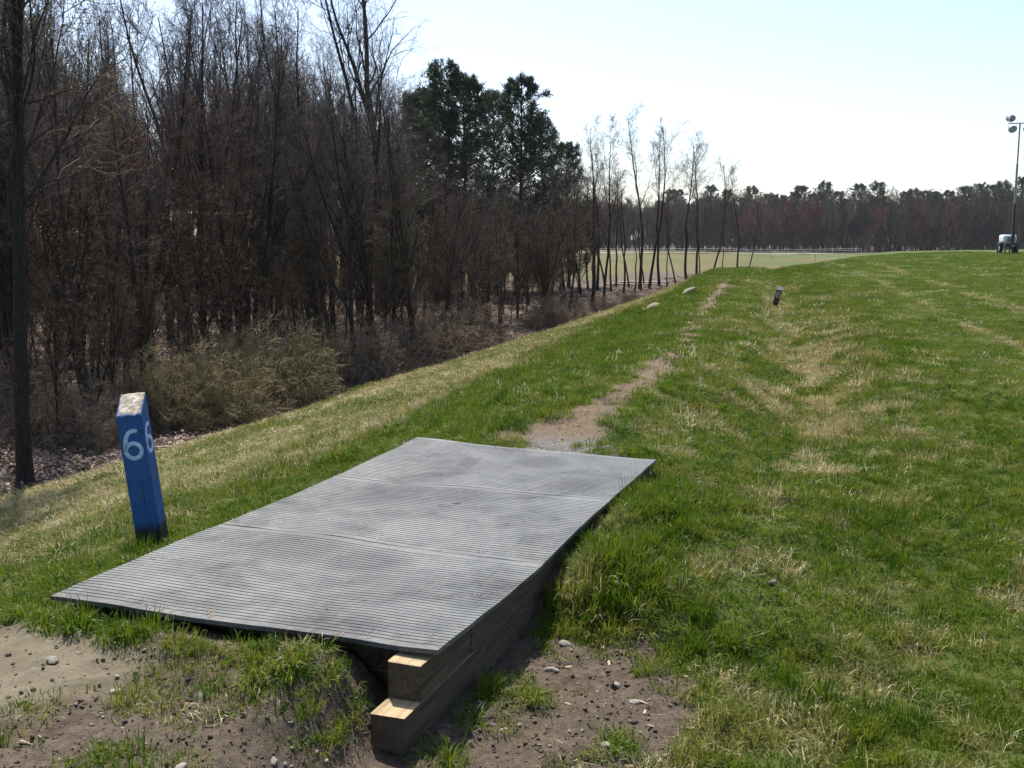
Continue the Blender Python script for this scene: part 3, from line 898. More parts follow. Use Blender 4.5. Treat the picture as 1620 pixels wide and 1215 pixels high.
def bare_tree(seed, H, r0, style='wood', buds=None, dens=1.0, twig=0.0060):
    rng = np.random.default_rng(seed)
    T_ = Geo(); C_ = Geo()
    Z3 = np.zeros((1, 3))
    st = dict(wood=(0.34, 0.97, (16, 44), 0.12, 13, 0.045), slim=(0.50, 0.97, (18, 48), 0.16, 8, 0.075),
              spread=(0.24, 0.97, (20, 52), 0.10, 16, 0.05), giant=(0.42, 0.97, (25, 55), 0.07, 13, 0.07), column=(0.30, 0.97, (20, 50), 0.10, 15, 0.022))[style]
    t0, t1, ang, trop, nl, wob = st
    dv = 0.01 if style in ('slim', 'column') else 0.05
    d = np.array([[rng.normal(0, dv), rng.normal(0, dv), 1.0]])
    nT = 14
    p, tg = grow(Z3 - [[0, 0, 0.35]], d, np.array([H + 0.35]), nT, wob, 0.30 if style in ('slim', 'column') else 0.06, rng)
    tr = taper([r0], [0.02], nT, 0.85); tr[:, 0] *= 1.35; tr[:, 1] *= 1.05
    tubes(T_, p, tr, 9)
    stems = [(p, tg, tr, np.array([H]))]
    if style in ('giant', 'spread', 'wood', 'column') and rng.random() < (1.0 if style != 'wood' else 0.5):
        # a second leader out of a low fork
        nf = 2 if style != 'wood' else 1
        for k in range(nf):
            fi = int(rng.integers(4, 8)) if style != 'wood' else int(rng.integers(3, 7))
            aa = rng.uniform(0, 6.28); dd = tg[:, fi] + 0.5 * np.array([[math.cos(aa), math.sin(aa), 0.1]])
            L2 = (H * (1 - fi / nT)) * rng.uniform(0.78, 0.98)
            p2, tg2 = grow(p[:, fi], dd, np.array([L2]), 10, wob, 0.12, rng)
            tr2 = taper(tr[:, fi] * 0.72, [0.018], 10, 0.9)
            tubes(T_, p2, tr2, 7)
            stems.append((p2, tg2, tr2, np.array([L2 * 1.1])))
    for si, (p, tg, tr, ln) in enumerate(stems):
        cnt = int(nl * (1 if si == 0 else 0.8))
        s, dd, L, r = spawn(p, tg, tr, ln, cnt, t0 if si == 0 else 0.2, t1, ang, rng, 0.42, (0.19, 0.36) if style == 'slim' else (0.22, 0.40), 0.012, 0.45)
        p1, g1 = grow(s, dd, L, 8, 0.13, trop, rng); r1 = taper(r, np.maximum(r * 0.18, 0.006), 8)
        tubes(C_, p1, r1, 5, 2)
        s, dd, L, r = spawn(p1, g1, r1, L, max(3, int(7 * dens)), 0.18, 0.98, (25, 60), rng, 0.55, (0.28, 0.55), 0.007, 0.4)
        p2, g2 = grow(s, dd, L, 5, 0.15, 0.08, rng); r2 = taper(r, np.maximum(r * 0.3, twig * 0.7), 5)
        tubes(C_, p2, r2, 4, 2)
        s, dd, L, r = spawn(p2, g2, r2, L, max(3, int(6 * dens)), 0.15, 1.0, (25, 65), rng, 0.6, (0.35, 0.7), twig * 0.85, 0.3)
        p3, g3 = grow(s, dd, L, 3, 0.18, 0.07, rng); r3 = taper(r, np.full(len(r), twig * 0.55), 3)
        tubes(C_, p3, r3, 3)
        s, dd, L, r = spawn(p3, g3, r3, L, max(2, int(3 * dens)), 0.2, 1.0, (25, 65), rng, 0.8, (0.35, 0.8), twig * 0.6, 0.3)
        p4, g4 = grow(s, dd, L, 2, 0.2, 0.06, rng); r4 = taper(r, np.full(len(r), twig * 0.4), 2)
        tubes(C_, p4, r4, 3)
        if buds is not None:
            k = rng.random(len(p4)) < buds
            flakes(C_, p4[k, 2], 0.022, rng, 1); flakes(C_, p4[k, 1], 0.018, rng, 1)
    return T_, C_


def pine_tree(seed, H, r0, spread=3.4, low=0.30):
    rng = np.random.default_rng(seed)
    T_ = Geo(); C_ = Geo()
    p, tg = grow(np.array([[0, 0, -0.35]]), np.array([[0.02, 0.02, 1.0]]), np.array([H + 0.35]), 14, 0.02, 0.05, rng)
    tr = taper([r0], [0.025], 14, 0.9); tr[:, 0] *= 1.3
    tubes(T_, p, tr, 9)
    zs = np.arange(low, 0.985, 0.42 / H)
    starts, dirs, lens, rads = [], [], [], []
    for z in zs:
        q = (z - low) / (1 - low)
        k = rng.integers(3, 6)
        a0 = rng.uniform(0, 6.28)
        gap = rng.random()
        for j in range(k):
            if rng.random() < 0.12: continue
            a = a0 + 6.283 * j / k + rng.normal(0, 0.25)
            prof = (0.35 + 0.65 * min(1, q / 0.25)) * (1 - q) ** 0.48
            L = spread * prof * rng.uniform(0.55, 1.15) + 0.35
            f = z * 14; i = min(int(f), 13)
            starts.append(p[0, i] * (1 - (f - i)) + p[0, i + 1] * (f - i))
            up = 0.05 + 0.75 * q ** 1.5
            dirs.append((math.cos(a), math.sin(a), up)); lens.append(L); rads.append(0.016 + 0.012 * L)
    s = np.array(starts); d = np.array(dirs); L = np.array(lens); r = np.array(rads)
    p1, g1 = grow(s, d, L, 6, 0.07, 0.05, rng); r1 = taper(r, r * 0.25, 6)
    tubes(C_, p1, r1, 4)
    s, dd, L2, r = spawn(p1, g1, r1, L, 7, 0.25, 1.0, (30, 65), rng, 0.5, (0.28, 0.5), 0.007, 0.45)
    dd[:, 2] = dd[:, 2] * 0.5 + 0.12
    p2, g2 = grow(s, dd, L2, 3, 0.12, 0.08, rng); r2 = taper(r, r * 0.4, 3)
    tubes(C_, p2, r2, 3)
    # needle sprays
    cs = np.concatenate([p2[:, 1], p2[:, 2], p2[:, 3], p1[:, 6], p1[:, 5]])
    ds = np.concatenate([g2[:, 1], g2[:, 2], g2[:, 3], g1[:, 6], g1[:, 5]])
    keep = rng.random(len(cs)) < 0.85
    cs, ds = cs[keep], ds[keep]
    K = 11
    n = len(cs)
    nd = unit(ds[:, None] * 0.7 + rng.normal(0, 0.62, (n, K, 3)) + np.array([0, 0, 0.25]))
    b = np.repeat(cs[:, None], K, 1) + rng.normal(0, 0.05, (n, K, 3))
    L_ = rng.uniform(0.18, 0.36, (n, K, 1))
    sd = unit(np.cross(nd, rng.normal(0, 1, nd.shape))) * 0.026
    v = np.stack([b - sd * 0.5, b + nd * L_ * 0.5 + sd, b + nd * L_, b + nd * L_ * 0.5 - sd], 2).reshape(-1, 3)
    C_.add(v, np.arange(n * K * 4).reshape(-1, 4), m=1)
    return T_, C_


def shrub(seed, R, Hh, stems=46, bud=0.8, size=0.016):
    rng = np.random.default_rng(seed)
    S_ = Geo(); W_ = Geo()
    m = stems
    ph = rng.uniform(0, 6.28, m); el = np.arccos(rng.uniform(0.05, 0.98, m))
    d = np.stack([np.sin(el) * np.cos(ph), np.sin(el) * np.sin(ph), np.cos(el)], -1)
    L = 1 / np.sqrt((np.sin(el) / R) ** 2 + (np.cos(el) / Hh) ** 2) * rng.uniform(0.80, 1.02, m)
    b = np.stack([0.18 * np.cos(ph) * rng.random(m), 0.18 * np.sin(ph) * rng.random(m), np.full(m, -0.08)], -1)
    d = d + np.array([0, 0, 0.12])
    p1, g1 = grow(b, d, L, 7, 0.13, -0.015, rng); r1 = taper(rng.uniform(0.008, 0.016, m), np.full(m, 0.004), 7)
    tubes(S_, p1, r1, 4)
    s, dd, L2, r = spawn(p1, g1, r1, L, 11, 0.35, 1.0, (35, 85), rng, 0.6, (0.20, 0.38), 0.0045, 0.3)
    p2, g2 = grow(s, dd, L2, 3, 0.22, 0.0, rng); r2 = taper(r, np.full(len(r), 0.0035), 3)
    tubes(W_, p2, r2, 3)
    s, dd, L3, r = spawn(p2, g2, r2, L2, 6, 0.2, 1.0, (35, 85), rng, 0.7, (0.35, 0.65), 0.0038, 0.3)
    p3, g3 = grow(s, dd, L3, 2, 0.25, 0.0, rng); r3 = taper(r, np.full(len(r), 0.0026), 2)
    tubes(W_, p3, r3, 3)
    B_ = Geo()
    k = rng.random(len(p3)) < bud
    flakes(B_, p3[k, 2], size, rng); flakes(B_, p3[k, 1], size, rng)
    return S_, W_, B_


def put(name, label, cat, group, parts, loc, rz, sc, lean=(0, 0)):
    root = thing(name, label, cat, loc, (lean[0], lean[1], rz), group)
    root.scale = sc if isinstance(sc, tuple) else (sc, sc, sc)
    for pn, me in parts:
        link(pn, me, root)
    return root


def variants(fn, specs, m_tr, m_cr, prefix):
    out = []
    for i, a in enumerate(specs):
        T_, C_ = fn(*a[0], **a[1])
        out.append((('trunk', T_.mesh(prefix + '_trunk', m_tr, True)), ('crown', C_.mesh(prefix + '_crown', m_cr, False))))
    return out


# unit trees about 12 m tall
WOOD = variants(bare_tree, [((101, 12.0, 0.15), dict(style='wood')), ((102, 12.5, 0.17), dict(style='wood')), ((103, 11.5, 0.13), dict(style='wood')),
                            ((104, 12.0, 0.16), dict(style='spread'))], M_BARK, [M_TWIG, M_BUDOR, M_BARK], 'bare_tree')
FARW = variants(bare_tree, [((161, 12.0, 0.17), dict(style='spread', twig=0.022, dens=0.9)), ((162, 12.5, 0.16), dict(style='wood', twig=0.022, dens=0.9))], M_BARK, [M_TWIG, M_BUDOR, M_BARK], 'far_bare_tree')
FARR = variants(bare_tree, [((164, 9.5, 0.13), dict(style='spread', twig=0.022, dens=0.9))], M_BARK, [M_TWIGMAPLE, M_BUDRED, M_BARK], 'far_red_tree')
REDW = variants(bare_tree, [((111, 9.0, 0.11), dict(style='spread', buds=0.5)), ((112, 10.0, 0.11), dict(style='wood', buds=0.5))], M_BARK, [M_TWIGRED, M_BUDRED, M_BARK], 'red_bud_tree')
OLIVE = variants(bare_tree, [((121, 11.5, 0.125), dict(style='column', buds=0.9, dens=1.2))], M_BARK, [M_TWIG, M_BUDOR, M_BARK], 'tawny_bud_tree')
SLIM = variants(bare_tree, [((131, 12.5, 0.125), dict(style='slim', dens=1.3)), ((132, 12.0, 0.11), dict(style='slim', dens=1.3)), ((133, 11.5, 0.12), dict(style='slim', dens=1.3))], M_BARK, [M_TWIG, M_BUDOR, M_BARK], 'slim_tree')
GIANT = variants(bare_tree, [((141, 17.0, 0.26), dict(style='giant'))], M_BARK, [M_TWIG, M_BUDOR, M_BARK], 'tall_tree')
SAPL = variants(bare_tree, [((151, 5.0, 0.035), dict(style='spread', twig=0.005, buds=0.3, dens=0.85)), ((152, 4.5, 0.03), dict(style='spread', twig=0.005, buds=0.3, dens=0.85))], M_BARK, [M_TWIGRED, M_BUDOR, M_BARK], 'sapling')
PINE = variants(pine_tree, [((201, 13.2, 0.19), dict(spread=3.7, low=0.12)), ((202, 13.0, 0.19), dict(spread=3.5, low=0.14)), ((203, 11.5, 0.16), dict(spread=3.4, low=0.14))],
                M_PINEBARK, [M_PINEBARK, M_NEEDLE], 'pine')

RNG = np.random.default_rng(4)
rr = random.Random(12)


def ray_x(px, y):
    return (px - 810) / 1665.0 * y * 1.0


def edge_y(px, back=0.0):
    """y where the sight line at bearing px meets the wood's edge, moved back metres into the wood"""
    k = (px - 810) / 1665.0
    return (-7.25 - 0.356 * 14.9) / (k - 0.356) + back


SKX = [-100, 0, 120, 150, 190, 250, 300, 330, 420, 450, 490, 530, 570, 640, 680, 760, 860, 920, 950, 1000, 1100]
SKY = [-120, -80, 0, 95, 60, 15, 45, 65, 55, 10, 10, 60, 75, 130, 265, 290, 300, 240, 210, 290, 330]


def room(px, y, z):
    """how tall a tree may stand there for the wood's own roofline"""
    return (371 - np.interp(px, SKX, SKY)) / 1665.0 * y + CAM_H - z


# --- the trees one knows by sight
placed = []


def stand(px, y):
    x = ray_x(px, y); placed.append((x, y)); return (x, y, hz(x, y) - 0.02)


p = stand(22, edge_y(22, 0.25))
put('tawny_bud_tree', 'forked dark tree with tawny buds standing at the wood edge behind the blue post', 'tree', None, OLIVE[0], p, 0.6, (1.0, 1.0, 1.05))
p = stand(604, 46.0)
put('tall_bare_tree', 'tallest bare tree with forked limbs rising above the wood beside the pines', 'tree', None, GIANT[0], p, 2.2, 1.0)
PG = 'pines in the wood'
for px, y, v, s, rz, lab in ((745, 57, 1, 0.86, 4.4, 'big dark pine in the thick of the pines'), (690, 64, 1, 0.88, 3.3, 'dark pine just behind the pine next to the tallest bare tree'), (708, 56, 0, 0.90, 0.3, 'big dark pine next to the tallest bare tree'), (818, 58, 1, 0.87, 1.4, 'big dark pine between two shorter pines at the wood end'),
                             (785, 64, 2, 0.98, 2.2, 'dark pine half hidden between the two biggest pines'), (664, 60, 2, 0.92, 5.1, 'shorter dark pine on the tall bare tree side of the pines'), (860, 62, 0, 0.74, 0.9, 'shorter dark pine crowded against the big pine at the wood end'), (900, 66, 2, 0.74, 3.9, 'shorter pine with flat boughs at the thinning end of the wood')):
    p = stand(px, y)
    put('pine_tree', lab, 'pine', PG, PINE[v], p, rz, s)
LG = 'slender trees at the end of the wood'
for i, (px, y, v, s, rz) in enumerate(((945, 62, 0, 0.86, 0.5), (1012, 64, 0, 0.93, 1.0), (1026, 66, 1, 0.94, 2.5), (1042, 68, 2, 0.90, 4.0), (1068, 70, 1, 0.60, 0.2),
                                       (1086, 72, 2, 0.93, 5.0), (1104, 70, 0, 0.50, 1.9), (1122, 74, 1, 0.82, 3.1), (1140, 76, 2, 0.45, 0.7), (1164, 84, 0, 0.72, 1.2), (1182, 92, 1, 0.62, 2.8),
                                       (985, 60, 2, 0.62, 2.0), (1100, 78, 0, 0.9, 2.4), (918, 58, 1, 0.72, 1.1), (930, 64, 2, 0.66, 4.2), (938, 57, 0, 0.55, 5.5), (957, 66, 1, 0.70, 0.4), (966, 60, 2, 0.58, 3.7), (974, 68, 0, 0.66, 2.9), (995, 66, 1, 0.60, 5.9), (1003, 61, 2, 0.48, 1.7), (1018, 70, 1, 0.55, 0.9), (1054, 66, 0, 0.45, 3.3))):
    p = stand(px, y)
    put('slender_tree', 'slender bare tree with thin wavy trunk in the open row past the pines', 'tree', LG, SLIM[v], p, rz, (s * 0.95, s * 0.95, s * 0.87))

# --- the wood
WG = 'bare trees of the wood'


def whereabouts(px, back):
    row = 'in the front row of the wood' if back < 6 else ('in the middle of the wood' if back < 18 else 'far back in the wood')
    spot = 'behind the blue post' if px < 280 else 'behind the olive shrubs' if px < 520 else 'round the tallest bare tree' if px < 660 else 'among the pines' if px < 905 else 'at its thinning end'
    return row + ' ' + spot


n_w = 0; tries = 0
while n_w < 190 and tries < 20000:
    tries += 1
    back = rr.random() ** 1.35 * 46 + 1.9
    px = rr.uniform(-90, 955)
    if px > 905 and back > 13: continue
    if 230 < px < 560 and back < 5.5: continue
    y = edge_y(px, 0)
    if px > 905 and rr.random() < 0.35: continue
    y = y + back
    if y > 112: continue
    x = ray_x(px, y)
    ms = 1.25 if y < 35 else 1.7
    if any((x - a) ** 2 + (y - b) ** 2 < ms * ms for a, b in placed): continue
    placed.append((x, y))
    red = rr.random() < 0.15
    src = rr.choice(REDW) if red else rr.choice(WOOD + SLIM[:1])
    z = hz(x, y) - 0.03
    tall_ = (9.5 if red else 12.2)
    sc = min(rr.uniform(0.74, 1.15), room(px, y, z) * rr.uniform(0.72, 1.02) / tall_)
    if sc < 0.3: continue
    if red:
        put('red_bud_tree', 'red-twigged bare tree ' + whereabouts(px, back), 'tree', 'red-twigged trees ' + whereabouts(px, back), src, (x, y, z), rr.uniform(0, 6.28), (sc, sc, sc * rr.uniform(0.9, 1.1)), (rr.gauss(0, 0.03), rr.gauss(0, 0.03)))
    else:
        put('bare_tree', 'bare grey-brown tree ' + whereabouts(px, back), 'tree', 'bare trees ' + whereabouts(px, back), src, (x, y, z), rr.uniform(0, 6.28), (sc, sc, sc * rr.uniform(0.92, 1.12)), (rr.gauss(0, 0.03), rr.gauss(0, 0.03)))
    n_w += 1

# --- saplings and brush along the wood's edge
n_s = 0; tries = 0
while n_s < 50 and tries < 9000:
    tries += 1
    px = rr.uniform(-60, 930)
    back = rr.random() ** 1.5 * 20 + 1.6
    if 230 < px < 560 and back < 6.0: continue
    if px > 905 and back > 10: continue
    y = edge_y(px, back)
    if y > 100: continue
    x = ray_x(px, y)
    sc = rr.uniform(0.55, 1.05) * (0.7 if px > 950 else 1)
    put('sapling', 'thin brown sapling ' + whereabouts(px, back), 'sapling', 'saplings ' + whereabouts(px, back), rr.choice(SAPL), (x, y, hz(x, y) - 0.03), rr.uniform(0, 6.28), (sc, sc, sc), (rr.gauss(0, 0.08), rr.gauss(0, 0.08)))
    n_s += 1

# --- shrubs
def shrub_meshes(seed, R, Hh, twm, budm, **kw):
    S_, W_, B_ = shrub(seed, R, Hh, **kw)
    return (('stem', S_.mesh('shrub_stem', M_BARK)), ('twigs', W_.mesh('shrub_twigs', twm)), ('buds', B_.mesh('shrub_buds', budm)))


SHO = [shrub_meshes(301, 1.35, 1.75, M_TWIGOL, M_BUDOL, stems=112, bud=0.7, size=0.012), shrub_meshes(302, 1.3, 1.6, M_TWIGOL, M_BUDOL, stems=112, bud=0.7, size=0.012)]
SHB = [shrub_meshes(303, 1.2, 1.5, M_TWIGTAN, M_BUDOR, stems=95, bud=0.25, size=0.012), shrub_meshes(304, 1.1, 1.6, M_TWIGTAN, M_BUDOL, stems=95, bud=0.35, size=0.012)]


def put_shrub(px, back, src, sc, label, group=None, nm='shrub'):
    back += 0.7
    y = edge_y(px, back); x = ray_x(px, y)
    put(nm, label, 'shrub', group, src, (x, y, hz(x, y) - 0.03), rr.uniform(0, 6.28), sc)


put_shrub(434, 0.8, SHO[0], (1.06, 1.06, 1.36), 'largest round shrub with olive-green buds at the wood edge', 'olive shrubs at the wood edge')
put_shrub(342, 0.6, SHO[1], (0.95, 0.95, 1.22), 'olive-budded shrub just downhill of the largest round shrub', 'olive shrubs at the wood edge')
put_shrub(262, 1.3, SHO[1], (0.9, 0.9, 1.2), 'small thin olive-budded shrub behind the blue post', 'olive shrubs at the wood edge')
put_shrub(505, 3.2, SHO[0], (0.8, 0.8, 1.0), 'olive-budded shrub set back behind the largest round shrub', 'olive shrubs at the wood edge')
BG = 'brown shrubs at the wood edge'
for px, back, v, sc in ((120, 1.2, 1, 0.85), (60, 2.2, 0, 0.9), (190, 2.0, 0, 0.95), (545, 1.2, 0, 0.95), (592, 0.3, 1, 1.2), (640, 0.3, 0, 1.15), (690, 0.2, 0, 1.35), (738, 0.2, 1, 1.45), (870, 1.5, 0, 1.2),
                        (905, 2.5, 1, 0.8), (1000, 3.0, 0, 0.6), (955, 3.2, 0, 0.7), (310, 3.0, 0, 1.1), (400, 3.5, 1, 1.2), (20, 4.0, 1, 1.1)):
    put_shrub(px, back, SHB[v], sc, 'brown leafless shrub of fine twigs at the foot of the wood', BG, 'brown_shrub')

# ------------------------------------------------------------------ far tree line
FG = 'pines of the far tree line'


def far_y(x):
    return 300 - 0.55 * x


nf = 0
for k in range(46):
    px = 1030 + (1640 - 1030) * (k + rr.uniform(-0.4, 0.4)) / 45
    kx = (px - 810) / 1665.0
    y = 300 / (1 + 0.55 * kx) + rr.uniform(6, 26)
    x = kx * y
    hgt = np.interp(px, [1030, 1100, 1190, 1280, 1330, 1420, 1500, 1620], [1.12, 1.20, 1.26, 1.30, 1.20, 1.10, 1.20, 1.36]) * rr.uniform(0.80, 1.10)
    put('far_pine', 'dark pine standing up above the far tree line', 'pine', FG, rr.choice(PINE), (x, y, hz(x, y)), rr.uniform(0, 6.28), (hgt * 1.1, hgt * 1.1, hgt))
FB = 'bare trees of the far tree line'
for k in range(88):
    px = 880 + (1650 - 880) * (k + rr.uniform(-0.5, 0.5)) / 87
    kx = (px - 810) / 1665.0
    y = 300 / (1 + 0.55 * kx) + rr.uniform(-5, 12)
    x = kx * y
    red = (1170 < px < 1290 and rr.random() < 0.75) or rr.random() < 0.12
    s = rr.uniform(0.85, 1.2)
    if red:
        put('far_red_tree', 'reddish budding tree in the far tree line', 'tree', 'reddish trees of the far tree line', rr.choice(FARR), (x, y, hz(x, y)), rr.uniform(0, 6.28), (s * 1.3, s * 1.3, s * 1.2))
    else:
        put('far_bare_tree', 'bare grey tree in the front of the far tree line', 'tree', FB, rr.choice(FARW), (x, y, hz(x, y)), rr.uniform(0, 6.28), (s, s, s))

# ------------------------------------------------------------------ scattered masses (geometry nodes)


def source_coll(name, objs):
    c = bpy.data.collections.new(name)
    for i, (nm, me) in enumerate(objs):
        c.objects.link(bpy.data.objects.new('%s_%02d' % (name, i), me))
    return c


def scatter(name, label, cat, coll, pts, rot, scl, idx_, dry=None, group=None):
    me = bpy.data.meshes.new(name)
    me.vertices.add(len(pts)); me.vertices.foreach_set('co', np.asarray(pts, np.float32).ravel())
    for nm, ty, dat, key in (('rot', 'FLOAT_VECTOR', rot, 'vector'), ('scl', 'FLOAT_VECTOR', scl, 'vector'), ('idx', 'INT', idx_, 'value'), ('dry', 'FLOAT', dry if dry is not None else np.zeros(len(pts)), 'value')):
        a = me.attributes.new(nm, ty, 'POINT')
        a.data.foreach_set(key, np.asarray(dat, np.int32 if ty == 'INT' else np.float32).ravel())
    me.update()
    o = link(name, me)
    tag(o, label, cat, group, 'stuff')
    ng = bpy.data.node_groups.new(name + '_scatter', 'GeometryNodeTree')
    ng.interface.new_socket('Geometry', in_out='INPUT', socket_type='NodeSocketGeometry')
    ng.interface.new_socket('Geometry', in_out='OUTPUT', socket_type='NodeSocketGeometry')
    gi = ng.nodes.new('NodeGroupInput'); go = ng.nodes.new('NodeGroupOutput')
    ci = ng.nodes.new('GeometryNodeCollectionInfo'); ci.inputs['Collection'].default_value = coll
    ci.inputs['Separate Children'].default_value = True; ci.inputs['Reset Children'].default_value = True
    ip = ng.nodes.new('GeometryNodeInstanceOnPoints'); ip.inputs['Pick Instance'].default_value = True

    def na(n, t):
        x = ng.nodes.new('GeometryNodeInputNamedAttribute'); x.data_type = t; x.inputs['Name'].default_value = n
        return x.outputs['Attribute']
    ng.links.new(gi.outputs[0], ip.inputs['Points'])
    ng.links.new(ci.outputs[0], ip.inputs['Instance'])
    ng.links.new(na('idx', 'INT'), ip.inputs['Instance Index'])
    e2r = ng.nodes.new('FunctionNodeEulerToRotation')
    ng.links.new(na('rot', 'FLOAT_VECTOR'), e2r.inputs[0]); ng.links.new(e2r.outputs[0], ip.inputs['Rotation'])
    ng.links.new(na('scl', 'FLOAT_VECTOR'), ip.inputs['Scale'])
    ng.links.new(ip.outputs[0], go.inputs[0])
    md = o.modifiers.new('scatter', 'NODES'); md.node_group = ng
    return o


def merged(parts, name):
    """one mesh out of a tree's trunk and crown, for masses"""
    bm = bmesh.new()
    mats = []
    for _, me in parts:
        off = len(mats); mats += list(me.materials)
        n0 = len(bm.faces); bm.from_mesh(me); bm.faces.ensure_lookup_table()
        for f in bm.faces[n0:]: f.material_index += off
    me = bpy.data.meshes.new(name); bm.to_mesh(me); bm.free()
    for m in mats: me.materials.append(m)
    return me


tree_src = source_coll('woodsrc', [('t', merged(WOOD[0], 'mass_a')), ('t', merged(REDW[1], 'mass_c'))])
# the deep of the wood, behind the trees one can tell apart
n = 210
px = RNG.uniform(-140, 880, n); kx = (px - 810) / 1665.0
yy = (-7.25 - 0.356 * 14.9) / (kx - 0.356) + RNG.uniform(36, 95, n)
xx = kx * yy
ok = yy < 185
xx, yy, px = xx[ok], yy[ok], px[ok]; n = len(xx)
zz = height(xx, yy)
s = np.minimum(RNG.uniform(0.62, 1.0, n), room(px, yy, zz) * RNG.uniform(0.6, 0.92, n) / 12.2)
scatter('deep_woodland', 'dense mass of bare trees deep inside the wood', 'woodland', tree_src, np.stack([xx, yy, zz - 0.05], -1),
        np.stack([np.zeros(n), np.zeros(n), RNG.uniform(0, 6.28, n)], -1), np.stack([s, s, s], -1), RNG.choice([0, 1], n, p=[0.78, 0.22]))
far_src = source_coll('farsrc', [('t', merged(FARW[0], 'mass_e')), ('t', merged(FARW[1], 'mass_f')), ('t', merged(FARR[0], 'mass_g')), ('t', merged(PINE[2], 'mass_h'))])
# the deep of the far tree line
n = 520
px = RNG.uniform(860, 1700, n); kx = (px - 810) / 1665.0
yy = 300 / (1 + 0.55 * kx) + RNG.uniform(8, 60, n)
xx = kx * yy
zz = height(xx, yy)
s = RNG.uniform(0.85, 1.15, n)
scatter('far_woodland', 'dense mass of bare trees making up the far tree line', 'woodland', far_src, np.stack([xx, yy, zz - 0.05], -1),
        np.stack([np.zeros(n), np.zeros(n), RNG.uniform(0, 6.28, n)], -1), np.stack([s, s, s], -1), RNG.choice([0, 1, 2, 3], n, p=[0.45, 0.35, 0.08, 0.12]))
FARB = variants(bare_tree, [((171, 5.0, 0.05), dict(style='spread', twig=0.022, dens=0.8)), ((172, 4.2, 0.05), dict(style='spread', twig=0.022, dens=0.8))], M_BARK, [M_TWIGRED, M_BUDOR, M_BARK], 'far_brush')
fb_src = source_coll('farbrush', [('b', merged(FARB[i], 'far_brush_%d' % i)) for i in range(2)])
n = 420
px = RNG.uniform(850, 1700, n); kx = (px - 810) / 1665.0
yy = 300 / (1 + 0.55 * kx) + RNG.uniform(-6, 22, n); xx = kx * yy; zz = height(xx, yy)
s = RNG.uniform(0.5, 1.1, n)
scatter('far_undergrowth', 'low brown brush along the foot of the far tree line', 'undergrowth', fb_src, np.stack([xx, yy, zz - 0.05], -1),
        np.stack([RNG.normal(0, 0.1, n), RNG.normal(0, 0.1, n), RNG.uniform(0, 6.28, n)], -1), np.stack([s * 1.2, s * 1.2, s], -1), RNG.integers(0, 2, n))
# undergrowth: thin brush between the trunks
sap_src = source_coll('brushsrc', [('b', merged(SAPL[i], 'brush_%d' % i)) for i in range(2)])
n = 185
px = RNG.uniform(-110, 905, n); kx = (px - 810) / 1665.0
yy = (-7.25 - 0.356 * 14.9) / (kx - 0.356) + 3.0 + RNG.random(n) ** 1.2 * 44
xx = kx * yy; zz = height(xx, yy)
s = RNG.uniform(0.4, 0.95, n)
scatter('undergrowth', 'tangled brown undergrowth between the trunks of the wood', 'undergrowth', sap_src, np.stack([xx, yy, zz - 0.05], -1),
        np.stack([RNG.normal(0, 0.12, n), RNG.normal(0, 0.12, n), RNG.uniform(0, 6.28, n)], -1), np.stack([s, s, s], -1), RNG.choice([0, 1], n))

# ------------------------------------------------------------------ leaf litter
lv = []
for k in range(3):
    g = Geo(); r2 = np.random.default_rng(400 + k); m = 60
    c = np.stack([r2.normal(0, 0.16, m), r2.normal(0, 0.16, m), r2.uniform(0.005, 0.04, m)], -1)
    a_ = unit(np.stack([r2.normal(0, 1, m), r2.normal(0, 1, m), r2.normal(0, 0.35, m)], -1)); b_ = unit(np.cross(a_, np.stack([r2.normal(0, 0.35, m), r2.normal(0, 0.35, m), np.ones(m)], -1)))
    sz = r2.uniform(0.022, 0.05, m)[:, None]
    v = np.stack([c - a_ * sz, c + b_ * sz * 0.55, c + a_ * sz, c - b_ * sz * 0.55], 1)
    v[:, 1, 2] += 0.012; v[:, 3, 2] += 0.010
    g.add(v.reshape(-1, 3), np.arange(m * 4).reshape(-1, 4))
    lv.append(('l', g.mesh('leaf_patch', M_LEAF)))
leaf_src = source_coll('leafsrc', lv)
n = 9000
px = RNG.uniform(-60, 1150, n); kx = (px - 810) / 1665.0
yy = (-7.25 - 0.356 * 14.9) / (kx - 0.356) - 0.1 + RNG.random(n) ** 2.2 * 22
xx = kx * yy
ok = (yy < 90) & (masks(xx, yy)[3] > 0.3)
xx, yy = xx[ok], yy[ok]; n = len(xx); zz = height(xx, yy)
s = RNG.uniform(0.7, 1.5, n)
scatter('leaf_litter', 'brown dead leaves covering the floor of the wood', 'leaf litter', leaf_src, np.stack([xx, yy, zz], -1),
        np.stack([RNG.normal(0, 0.1, n), RNG.normal(0, 0.1, n), RNG.uniform(0, 6.28, n)], -1), np.stack([s, s, s], -1), RNG.integers(0, 3, n))

# ------------------------------------------------------------------ rocks, logs, stones


def rock_mesh(name, seed, mat, flat=0.6, sub=3, rough=0.22):
    bm = bmesh.new(); bmesh.ops.create_icosphere(bm, subdivisions=sub, radius=1.0)
    r2 = np.random.default_rng(seed); o1 = r2.uniform(0, 50, 3)
    for v in bm.verts:
        c = v.co.copy()
        nn = float(fbm(np.array([c.x * 1.1 + o1[0]]), np.array([c.y * 1.1 + c.z * 0.9 + o1[1]]), seed, 4)[0]) - 0.5
        v.co = c * (1 + nn * rough * 3)
        v.co.x *= 1.25; v.co.z *= flat
    me = bpy.data.meshes.new(name); bm.to_mesh(me); bm.free(); me.materials.append(mat)
    me.polygons.foreach_set('use_smooth', np.full(len(me.polygons), sub > 2))
    return me


